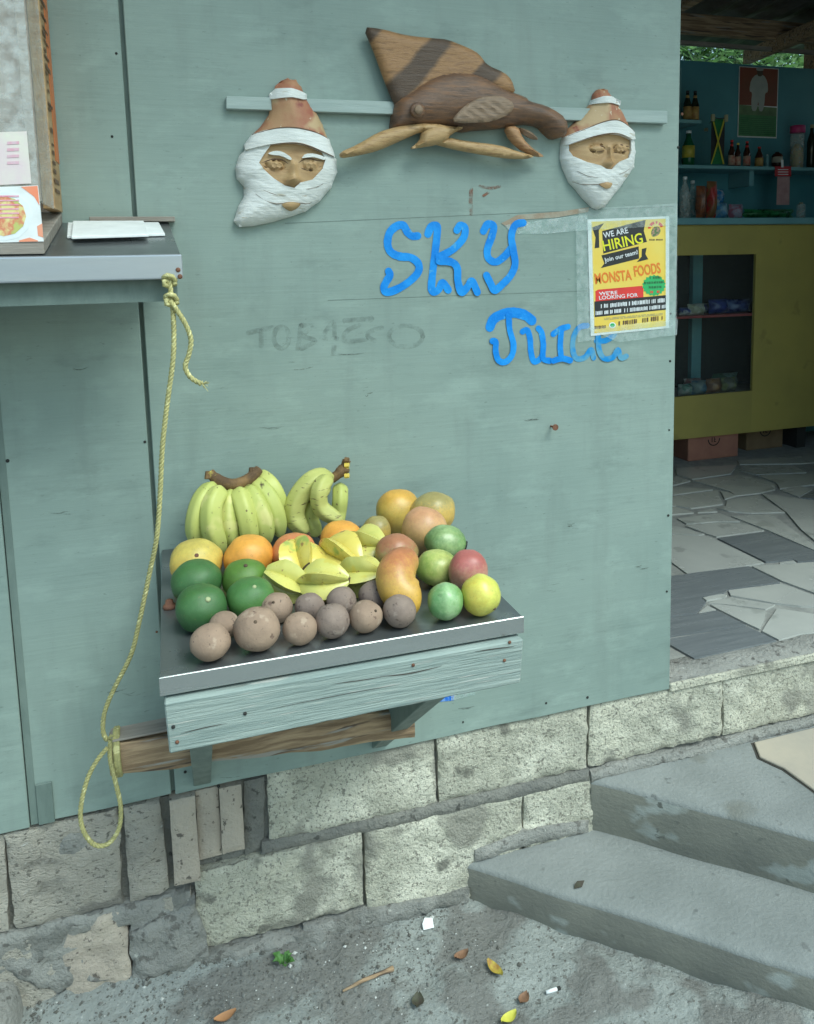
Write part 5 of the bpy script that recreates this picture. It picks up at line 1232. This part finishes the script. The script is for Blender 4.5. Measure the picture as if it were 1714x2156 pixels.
P1m = dict(outline=[(760,90),(600,190),(520,330),(520,560),(400,730),(280,830),(190,960),(130,1100),(80,1260),(100,1400),(190,1500),(190,1640),(120,1760),(60,1960),(130,2030),(300,2020),(560,1970),(800,1900),(1000,1830),(1180,1700),(1330,1520),(1400,1320),(1400,1150),(1330,980),(1290,890),(1220,700),(1100,500),(1000,330),(940,200),(870,110)],
 cap_tip=[(760,90),(870,110),(940,200),(960,270),(780,255),(590,245),(600,190),(670,130)], pom_band=[(590,238),(780,250),(950,285),(1005,310),(1005,375),(950,390),(800,372),(560,378),(518,365),(520,300)],
 cap=[(540,374),(800,372),(1020,385),(1120,520),(1220,700),(1288,895),(1100,825),(850,775),(600,768),(290,835),(400,730),(520,560)],
 brim=[(285,830),(440,790),(600,766),(850,770),(1100,820),(1295,890),(1350,1040),(1362,1130),(1200,1080),(1000,1000),(830,968),(700,965),(480,985),(200,1040),(190,960)],
 face=[(520,980),(700,962),(850,965),(1000,1000),(1180,1065),(1230,1170),(1190,1290),(1060,1430),(900,1470),(820,1540),(700,1510),(560,1420),(430,1300),(370,1210),(430,1110)],
 beard=[(200,1036),(480,984),(522,982),(430,1110),(370,1210),(430,1300),(560,1420),(700,1510),(820,1540),(900,1470),(1060,1430),(1190,1290),(1230,1170),(1182,1068),(1362,1130),(1400,1150),(1405,1320),(1330,1520),(1180,1700),(1000,1830),(800,1900),(560,1970),(300,2022),(130,2032),(58,1960),(120,1760),(190,1640),(190,1500),(100,1400),(80,1260),(130,1100)])
F1m = dict(nose=[(770,1180),(850,1180),(880,1350),(935,1430),(880,1510),(800,1535),(700,1500),(670,1450),(735,1340)], mouth=[(650,1745),(780,1715),(920,1735),(870,1800),(785,1838),(705,1800)], eyes=[(585,1245,120,62),(1035,1245,110,58)],
 brow1=[(475,1095),(560,1062),(660,1068),(785,1150),(780,1190),(650,1125),(540,1115)], brow2=[(912,1160),(960,1100),(1080,1095),(1215,1130),(1230,1182),(1080,1140),(960,1150)],
 lines=[('face', [(400,1215),(500,1180),(590,1165),(680,1180),(745,1225)], .0017), ('face', [(870,1220),(950,1170),(1040,1160),(1120,1180),(1215,1185)], .0017), ('face', [(420,1240),(520,1300),(620,1305),(720,1270)], .0012), ('face', [(900,1275),(1000,1310),(1090,1300),(1180,1250)], .0012),
  ('face', [(670,1490),(740,1522),(820,1535),(890,1505),(930,1450)], .0016), ('brim', [(290,835),(600,772),(850,776),(1100,826),(1285,895)], .0016), ('brim', [(500,984),(700,968),(850,970),(1000,1003),(1200,1078),(1340,1125)], .0014), ('beard', [(330,1610),(450,1700),(600,1740),(780,1722),(1000,1735),(1060,1715)], .0016), ('beard', [(420,1560),(560,1620),(720,1640)], .0010), ('beard', [(940,1560),(1100,1530),(1220,1470)], .0010)])
mask1, base1 = mask(mf(720, 220, .2411), P1m, F1m, 'larger bearded mask with a curled white beard and red pointed cap', .041, .075)
P2m = dict(outline=[(720,90),(660,160),(600,330),(400,580),(230,740),(160,860),(140,1000),(130,1200),(170,1350),(270,1580),(380,1700),(500,1850),(650,2000),(720,2022),(830,1990),(920,1880),(1080,1680),(1200,1510),(1300,1350),(1332,1100),(1310,900),(1290,790),(1240,700),(1130,480),(1055,350),(960,215),(870,100)],
 cap_tip=[(720,90),(800,80),(870,100),(960,225),(740,225),(645,255),(660,160)], pom_band=[(630,255),(740,222),(960,222),(1050,290),(1062,365),(860,335),(600,335)],
 cap=[(598,333),(860,333),(1060,363),(1130,480),(1240,700),(1290,795),(1150,705),(950,615),(740,632),(500,722),(300,802),(165,862),(230,740),(400,580)],
 brim=[(160,862),(300,800),(500,720),(740,630),(950,612),(1150,702),(1292,790),(1312,900),(1190,922),(1000,852),(830,832),(600,872),(400,932),(212,992),(138,1002)],
 face=[(210,995),(400,930),(600,870),(830,830),(1000,850),(1190,920),(1190,1080),(1150,1210),(1000,1270),(920,1330),(860,1400),(760,1390),(680,1340),(460,1280),(260,1180),(210,1090)],
 beard=[(140,1000),(210,992),(210,1090),(260,1180),(460,1280),(680,1340),(760,1390),(860,1400),(920,1330),(1000,1270),(1150,1210),(1190,1080),(1190,920),(1311,900),(1332,1100),(1300,1350),(1200,1510),(1080,1680),(920,1880),(830,1990),(720,2022),(650,2000),(500,1850),(380,1700),(270,1580),(170,1350),(130,1200)])
F2m = dict(nose=[(800,1010),(870,1020),(885,1220),(912,1290),(850,1395),(770,1390),(690,1335),(715,1265),(790,1200)], mouth=[(645,1632),(765,1603),(875,1618),(830,1700),(760,1708),(690,1672)], eyes=[(655,1065,125,52),(1025,1070,125,52)],
 lines=[('face', [(510,1060),(590,1010),(680,1015),(770,1060)], .0016), ('face', [(880,1090),(950,1020),(1030,1000),(1110,1020),(1180,1020)], .0016), ('face', [(520,1085),(640,1115),(760,1090)], .0011), ('face', [(900,1120),(1020,1130),(1140,1085)], .0011), ('face', [(690,1345),(760,1388),(850,1396),(905,1340)], .0015),
  ('brim', [(170,868),(500,728),(740,638),(950,620),(1150,710),(1285,795)], .0014), ('brim', [(220,985),(400,925),(600,868),(830,830),(1000,850),(1190,918)], .0013), ('beard', [(290,1580),(430,1630),(640,1635),(770,1606),(880,1618)], .0014), ('beard', [(330,1420),(480,1500),(640,1530)], .0010), ('beard', [(960,1480),(1080,1440),(1200,1370)], .0010)])
mask2, base2 = mask(mf(1740, 260, .1949), P2m, F2m, 'smaller bearded mask with a pointed white beard and red cap above the poster', .036, .066)

# ------------------------------------------------------------------ hiring poster
PC = [onY(1236, 462), onY(1408, 455), onY(1408, 690), onY(1243, 707)]
PY = -.0022
post = thing('hiring_poster', (PC[3].x + .1, -.001, PC[3].z), 'yellow and black hiring poster taped to the wall by the doorway', 'poster')
def pp(u, v, d=0):
    top = PC[0].lerp(PC[1], u); bot = PC[3].lerp(PC[2], u); q = top.lerp(bot, v); return Vector((q.x, PY - d, q.z))
def pquad(name, pts, d, mt, th=.0003): return MB().prism([pp(u, v, d) for u, v in pts], (0, th, 0)).build(name, mt, post)
pquad('paper_sheet', [(0, 0), (1, 0), (1, 1), (0, 1)], 0, M['paper'], .0008)
pquad('yellow_ground', [(.045, .02), (.955, .02), (.955, .98), (.045, .98)], .0004, M['yprint'])
# coordinates measured on the poster: zoom picture pixels -> u, v
def zv(x, y):
    # bilinear inverse by iteration, corners of the poster in the zoom picture
    A, B, Cc, D_ = Vector((183, 225)), Vector((1445, 172)), Vector((1448, 1938)), Vector((215, 2030))
    u, v = .5, .5; t = Vector((x, y))
    for _ in range(12):
        top = A.lerp(B, u); bot = D_.lerp(Cc, u); q = top.lerp(bot, v)
        du = (B - A).lerp(Cc - D_, v); dv = bot - top; e = t - q
        det = du.x * dv.y - du.y * dv.x
        u += (e.x * dv.y - e.y * dv.x) / det; v += (du.x * e.y - du.y * e.x) / det
    return (u, v)
def pz(name, pts, lay, mt): return pquad(name, [zv(*q) for q in pts], .0004 + .00035 * lay, mt)
pz('printed_ribbon', [(250, 345), (430, 280), (350, 390), (355, 655), (285, 665), (300, 500)], 1, M['blackprint'])
pz('printed_banner', [(400, 402), (1070, 228), (1040, 400), (1090, 570), (415, 748)], 1, M['blackprint'])
pz('printed_ribbon', [(385, 775), (960, 640), (965, 830), (375, 972), (430, 900)], 1, M['blackprint'])
pz('printed_ribbon', [(1010, 680), (1085, 662), (1065, 760), (1110, 842), (930, 885), (1005, 800)], 1, M['blackprint'])
pz('printed_red_box', [(290, 1330), (330, 1305), (1010, 1258), (1032, 1290), (1032, 1440), (290, 1492)], 1, M['redprint'])
pz('printed_black_box', [(272, 1490), (1390, 1412), (1392, 1645), (276, 1735)], 1, M['blackprint'])
bur = []
for i in range(36):
    a = 2 * math.pi * i / 36; r = 1.0 if i % 2 else .88; bur.append((1200 + 190 * r * math.cos(a), 1255 + 170 * r * math.sin(a)))
pz('printed_burst', bur, 2, M['greenprint'])
def ptext(txt, x, y, w, h, ang, mt, lay, name='printed_text', shear=0.0, off=.012):
    cu = bpy.data.curves.new('t', 'FONT'); cu.body = txt; cu.size = 1; cu.resolution_u = 3; cu.offset = off
    to = bpy.data.objects.new('t', cu); COL.objects.link(to)
    bpy.context.view_layer.update()
    dg = bpy.context.evaluated_depsgraph_get(); me = bpy.data.meshes.new_from_object(to.evaluated_get(dg))
    vs = [v.co.copy() for v in me.vertices]; fs = [list(p.vertices) for p in me.polygons]
    bpy.data.objects.remove(to); bpy.data.curves.remove(cu); bpy.data.meshes.remove(me)
    x0 = min(v.x for v in vs); x1 = max(v.x for v in vs); y0 = min(v.y for v in vs); y1 = max(v.y for v in vs)
    mb = MB(); out = []
    ca, sa = math.cos(ang), math.sin(ang)
    for v in vs:
        a = (v.x - x0) / (x1 - x0) * w; c = -(v.y - y0) / (y1 - y0) * h
        a += shear * -c
        q = (x + a * ca - c * sa, y + a * sa + c * ca)
        out.append(pp(*zv(*q), .0004 + .00035 * lay))
    mb.add(out, fs); return mb.build(name, mt, post)
ptext('WE ARE', 425, 515, 385, 90, -.22, M['whiteprint'], 2)
ptext('HIRING', 425, 712, 620, 165, -.20, M['yellowtext'], 2)
ptext('Join our team!', 440, 905, 530, 90, -.24, M['whiteprint'], 2)
ptext('MONSTA', 292, 1222, 566, 170, -.10, M['orangetext'], 2, off=.02)
ptext('FOODS', 897, 1116, 420, 172, -.13, M['orangetext'], 2, off=.02)
ptext("WE'RE", 345, 1395, 280, 55, -.05, M['whiteprint'], 2)
ptext('LOOKING FOR', 345, 1465, 600, 60, -.06, M['whiteprint'], 2)
rq = random.Random(3)
def scribble(x0, x1, y, h, sl, mt, lay, step=16, name='printed_small_text'):
    mb = MB(); x = x0
    while x < x1:
        w = rq.uniform(step * .45, step * .8); yy = y + sl * (x - x0); a = rq.uniform(0, h * .2)
        if rq.random() > .12:
            mb.prism([pp(*zv(*q), .0004 + .00035 * lay) for q in ((x, yy - h + a), (x + w, yy - h + a * .4), (x + w, yy - rq.uniform(0, h * .2)), (x, yy))], (0, .0002, 0))
        x += step
    return mb.build(name, mt, post)
scribble(370, 1360, 1600, 70, -.075, M['whiteprint'], 2, 24); scribble(290, 1370, 1705, 65, -.075, M['whiteprint'], 2, 22)
scribble(420, 1340, 1785, 16, -.06, M['greyprint'], 2, 14); scribble(420, 1340, 1762, 14, -.06, M['greyprint'], 2, 14)
scribble(272, 470, 1925, 55, -.06, M['brown'], 2, 22); scribble(640, 1330, 1880, 75, -.10, M['brown'], 2, 34)
for (x0, x1, y, mt) in ((1130, 1290, 1155, 'dkgreen'), (1040, 1370, 1235, 'dkgreen'), (1115, 1310, 1305, 'dkgreen'), (1140, 1275, 1380, 'redprint')): scribble(x0, x1, y, 42, -.03, M[mt], 3, 26)
pz('printed_badge', ring(545, 1870, 52, 48)[:-1], 2, M['whiteprint']); pz('printed_badge', ring(545, 1870, 36, 33)[:-1], 3, M['greenprint'])
arc = [(1230 + 125 * math.cos(math.radians(a)), 375 + 125 * math.sin(math.radians(a))) for a in range(185, 356, 14)]; arc2 = [(1230 + 82 * math.cos(math.radians(a)), 375 + 85 * math.sin(math.radians(a))) for a in range(355, 184, -14)]
mb = MB()
for i in range(len(arc) - 1):
    if i % 2 == 0 or i % 3 == 0: mb.prism([pp(*zv(*q), .0008) for q in (arc[i], arc[i + 1], arc2[-2 - i], arc2[-1 - i])], (0, .0003, 0))
mb.build('printed_logo_arc', M['redprint'], post)
pz('printed_logo', smoothpoly([(1190, 340), (1280, 330), (1310, 400), (1270, 470), (1180, 500), (1150, 430)]), 1, mk('logo print', (.10, .17, .07), (.40, .25, .18), 160, .4, 0, lo=.45, hi=.55))
scribble(1125, 1340, 552, 26, -.01, M['brown'], 2, 18)
# clear tape round the poster, old brown tape above
for k, pts in enumerate(([(1216, 440), (1424, 428), (1424, 474), (1216, 486)], [(1210, 470), (1245, 468), (1250, 715), (1214, 720)], [(1398, 450), (1423, 450), (1422, 705), (1398, 708)], [(1232, 690), (1424, 672), (1422, 704), (1300, 720), (1232, 722)])):
    mb = MB(); P = [onY(*q) for q in pts]
    nn = 14; g = []
    for j in range(4):
        for i in range(nn + 1):
            q = P[0].lerp(P[1], i / nn).lerp(P[3].lerp(P[2], i / nn), j / 3); g.append((q.x, -.0052 - .0006 * k - .0006 * noise.noise(Vector((q.x * 200, q.z * 200, k))), q.z))
    mb.v = [Vector(t) for t in g]; mb.f = [[j * (nn + 1) + i, j * (nn + 1) + i + 1, (j + 1) * (nn + 1) + i + 1, (j + 1) * (nn + 1) + i] for j in range(3) for i in range(nn)]; mb.mi = [0] * len(mb.f)
    mb.build('clear_tape', M['tape'], post, smooth=True)
ot = thing('old_tape', onY(1150, 470), 'torn strip of old brown tape on the wall between lettering and poster', 'tape')
for pts, mt, y in (([(1055, 470), (1090, 452), (1180, 445), (1240, 436), (1238, 446), (1170, 458), (1100, 462), (1068, 478)], 'browntape', -.0012), ([(1062, 474), (1180, 458), (1236, 452), (1236, 484), (1150, 492), (1078, 492)], 'tape', -.0019)):
    MB().prism(q4(pts, y), (0, .0004, 0)).build('tape_strip', M[mt], ot)

# ------------------------------------------------------------------ things lying on the ground
def gpt(px, py):
    z = 0.0
    for _ in range(6): p = onZ(px, py, z); z = gz(p.x, p.y)
    return Vector((p.x, p.y, z))
def leaf_litter(px, py, L, W, ang, mt, label, curl=.006):
    p = gpt(px, py) + Vector((0, 0, .0035)); mb = MB(); n = 8
    ca, sa = math.cos(ang), math.sin(ang); g = []
    for i in range(n + 1):
        t = i / n; w = W * math.sin(math.pi * (.04 + .93 * t)) ** .8
        for s in (-1, 0, 1):
            a = (t - .5) * L; c = s * w / 2
            g.append(p + Vector((a * ca - c * sa, a * sa + c * ca, curl * abs(s) + curl * (2 * t - 1) ** 2)))
    mb.v = g; mb.f = [[i * 3 + s, i * 3 + s + 1, (i + 1) * 3 + s + 1, (i + 1) * 3 + s] for i in range(n) for s in (0, 1)]; mb.mi = [0] * len(mb.f)
    o = mb.build('fallen_leaf', mt, smooth=True); return tag(o, label, 'leaf', 'leaves on the ground')
yl_ = mk('yellowing leaf', (.52, .45, .06), (.30, .17, .04), 60, .6, .2); yl2 = mk('yellow leaf', (.62, .58, .08), (.50, .48, .07), 60, .6, .2); brl = mk('dry brown leaf', (.24, .13, .07), (.16, .09, .05), 60, .7, .3); drl = mk('dark leaf', (.06, .065, .035), (.05, .04, .03), 60, .7, .3)
leaf_litter(1042, 2046, .050, .022, 1.9, yl_, 'yellow and brown curled leaf on the ground below the lower step')
leaf_litter(1072, 2150, .040, .022, .3, yl2, 'bright yellow leaf at the bottom edge of the ground')
leaf_litter(972, 2018, .036, .022, .2, brl, 'reddish brown leaf left of the yellow and brown leaf')
leaf_litter(880, 2115, .034, .026, 1.2, drl, 'dark green dried leaf near the bottom middle')
leaf_litter(1103, 2110, .030, .022, .6, brl, 'tan leaf just right of the yellow and brown leaf')
leaf_litter(475, 2148, .045, .022, .2, mk('orange dry leaf', (.42, .22, .10), rough=.7), 'orange-brown leaf at the bottom left of the ground')
p1, p2 = gpt(722, 2092), gpt(828, 2045)
tag(MB().tube([p1 + Vector((0, 0, .006)), p1.lerp(p2, .4) + Vector((0, 0, .010)), p1.lerp(p2, .8) + Vector((.002, 0, .008)), p2 + Vector((0, 0, .007))], [.0025, .004, .0045, .006], 7).build('twig', M['timber'], smooth=True), 'thin bare twig lying on the gritty ground', 'twig')
p1, p2 = gpt(1150, 2094), gpt(1180, 2082)
ci = thing('cigarette_butt', p1, 'white cigarette butt with a burnt end on the ground', 'cigarette butt')
u = (p2 - p1); u.z = 0
MB().tube([p1 + Vector((0, 0, .005)), p1 + u * .75 + Vector((0, 0, .0055))], .004, 8).build('paper_tube', M['paper'], ci, smooth=True); MB().tube([p1 + u * .75 + Vector((0, 0, .0055)), p1 + u + Vector((0, 0, .006))], [.004, .0035], 8).build('burnt_end', M['dark'], ci)
p = gpt(901, 1952); mb = MB()
mb.add([p + Vector(v) for v in ((-.013, -.008, .003), (.012, -.01, .004), (.014, .009, .012), (-.004, .012, .016), (-.012, .005, .008), (.001, .0, .010))], [(0, 1, 5), (1, 2, 5), (2, 3, 5), (3, 4, 5), (4, 0, 5)])
tag(mb.build('paper_scrap', M['paper']), 'crumpled white paper scrap on the ground by the foundation', 'paper')
p = onZ(1218, 1865, Z1 + .002); mb = MB()
mb.add([p + Vector(v) for v in ((-.014, -.006, .0012), (.005, -.008, .002), (.018, .004, .006), (.0, .006, .008), (-.008, .004, .003))], [(0, 1, 4), (1, 3, 4), (1, 2, 3)])
tag(mb.build('fallen_leaf', drl), 'small dark leaf lying on the lower step', 'leaf', 'leaves on the ground')
# weed
p = gpt(598, 2032); wd = thing('weed', p, 'small bright green weed growing at the foot of the wall', 'plant')
mg_ = mk('weed leaf', (.10, .22, .05), (.06, .15, .03), 60, .6, .2)
for i in range(9):
    a = i * 2.4; L = rnd.uniform(.016, .026); h = rnd.uniform(.008, .024); d = Vector((math.cos(a), math.sin(a), 0)); s = Vector((-d.y, d.x, 0)); t = p + d * .004 + Vector((0, 0, .003))
    mb = MB(); mb.add([t, t + d * L * .5 + s * L * .35 + Vector((0, 0, h)), t + d * L + Vector((0, 0, h * .9)), t + d * L * .5 - s * L * .35 + Vector((0, 0, h)), t + d * L * .5 + Vector((0, 0, h * .8))], [(0, 1, 4), (1, 2, 4), (2, 3, 4), (3, 0, 4)]); mb.build('leaf', mg_, wd)
MB().tube([p, p + Vector((0, 0, .02))], [.0015, .001], 5).build('stem', mg_, wd)
# pebbles and grit
mb = MB(); rg = random.Random(11)
def pebble(p, r):
    k = len(mb.v); vs = []
    for d in ((1, 0, 0), (-1, 0, 0), (0, 1, 0), (0, -1, 0), (0, 0, 1), (0, 0, -1)):
        vs.append(p + Vector(d) * r * rg.uniform(.6, 1.2))
    mb.add(vs, [(0, 2, 4), (2, 1, 4), (1, 3, 4), (3, 0, 4), (2, 0, 5), (1, 2, 5), (3, 1, 5), (0, 3, 5)], rg.choice([0] * 9 + [1] + [2] * 6))
for i in range(5200):
    x = rg.uniform(-.5, .95); y = -abs(rg.gauss(0.05, .14)) if x < .7 else -abs(rg.gauss(.2, .12))
    if x > .55 and y > -(x - .55) * 1.9: continue
    r = rg.uniform(.0008, .0028) if rg.random() < .93 else rg.uniform(.003, .007)
    if noise.noise(Vector((x * 6, y * 6, 8))) < rg.uniform(-.7, .1): continue
    pebble(Vector((x, y, gz(x, y) + r * .3)), r)
gr = mb.build('gravel', [mk('grey pebble', (.22, .225, .21), (.14, .14, .13), 60, .9, .4), mk('white pebble', (.60, .61, .58), (.48, .48, .46), 60, .8, .3), mk('dark pebble', (.09, .09, .08), (.12, .115, .10), 60, .9, .4)], origin=(0, 0, 0)); gr['kind'] = 'stuff'
gr['label'] = 'loose grit and pebbles at the foot of the wall'
# grey lump of stone at the bottom left corner
pb = gpt(10, 2125)
ston = smoothpoly([(-.26, -.13), (.0, -.12), (.035, -.03), (.02, .06), (-.05, .10), (-.25, .11)], 2)
mb = MB()
n_ = len(ston)
for k, (sc, h) in enumerate(((1.05, -.04), (1.0, .03), (.93, .055), (.7, .066), (.2, .068))):
    for (x, y) in ston: mb.v.append(pb + Vector(((x + .1) * sc - .1 + .004 * noise.noise(Vector((x * 20, y * 20, k))), y * sc, h + .008 * noise.noise(Vector((x * 9, y * 9, 5))))))
mb.f = [[k * n_ + i, k * n_ + (i + 1) % n_, (k + 1) * n_ + (i + 1) % n_, (k + 1) * n_ + i] for k in range(4) for i in range(n_)] + [[4 * n_ + i for i in range(n_)]]; mb.mi = [0] * len(mb.f)
tag(mb.build('kerb_stone', M['cement'], smooth=True), 'smooth grey concrete lump at the bottom left corner', 'stone')

for o in bpy.data.objects:
    if 'wl' in o: del o['wl']
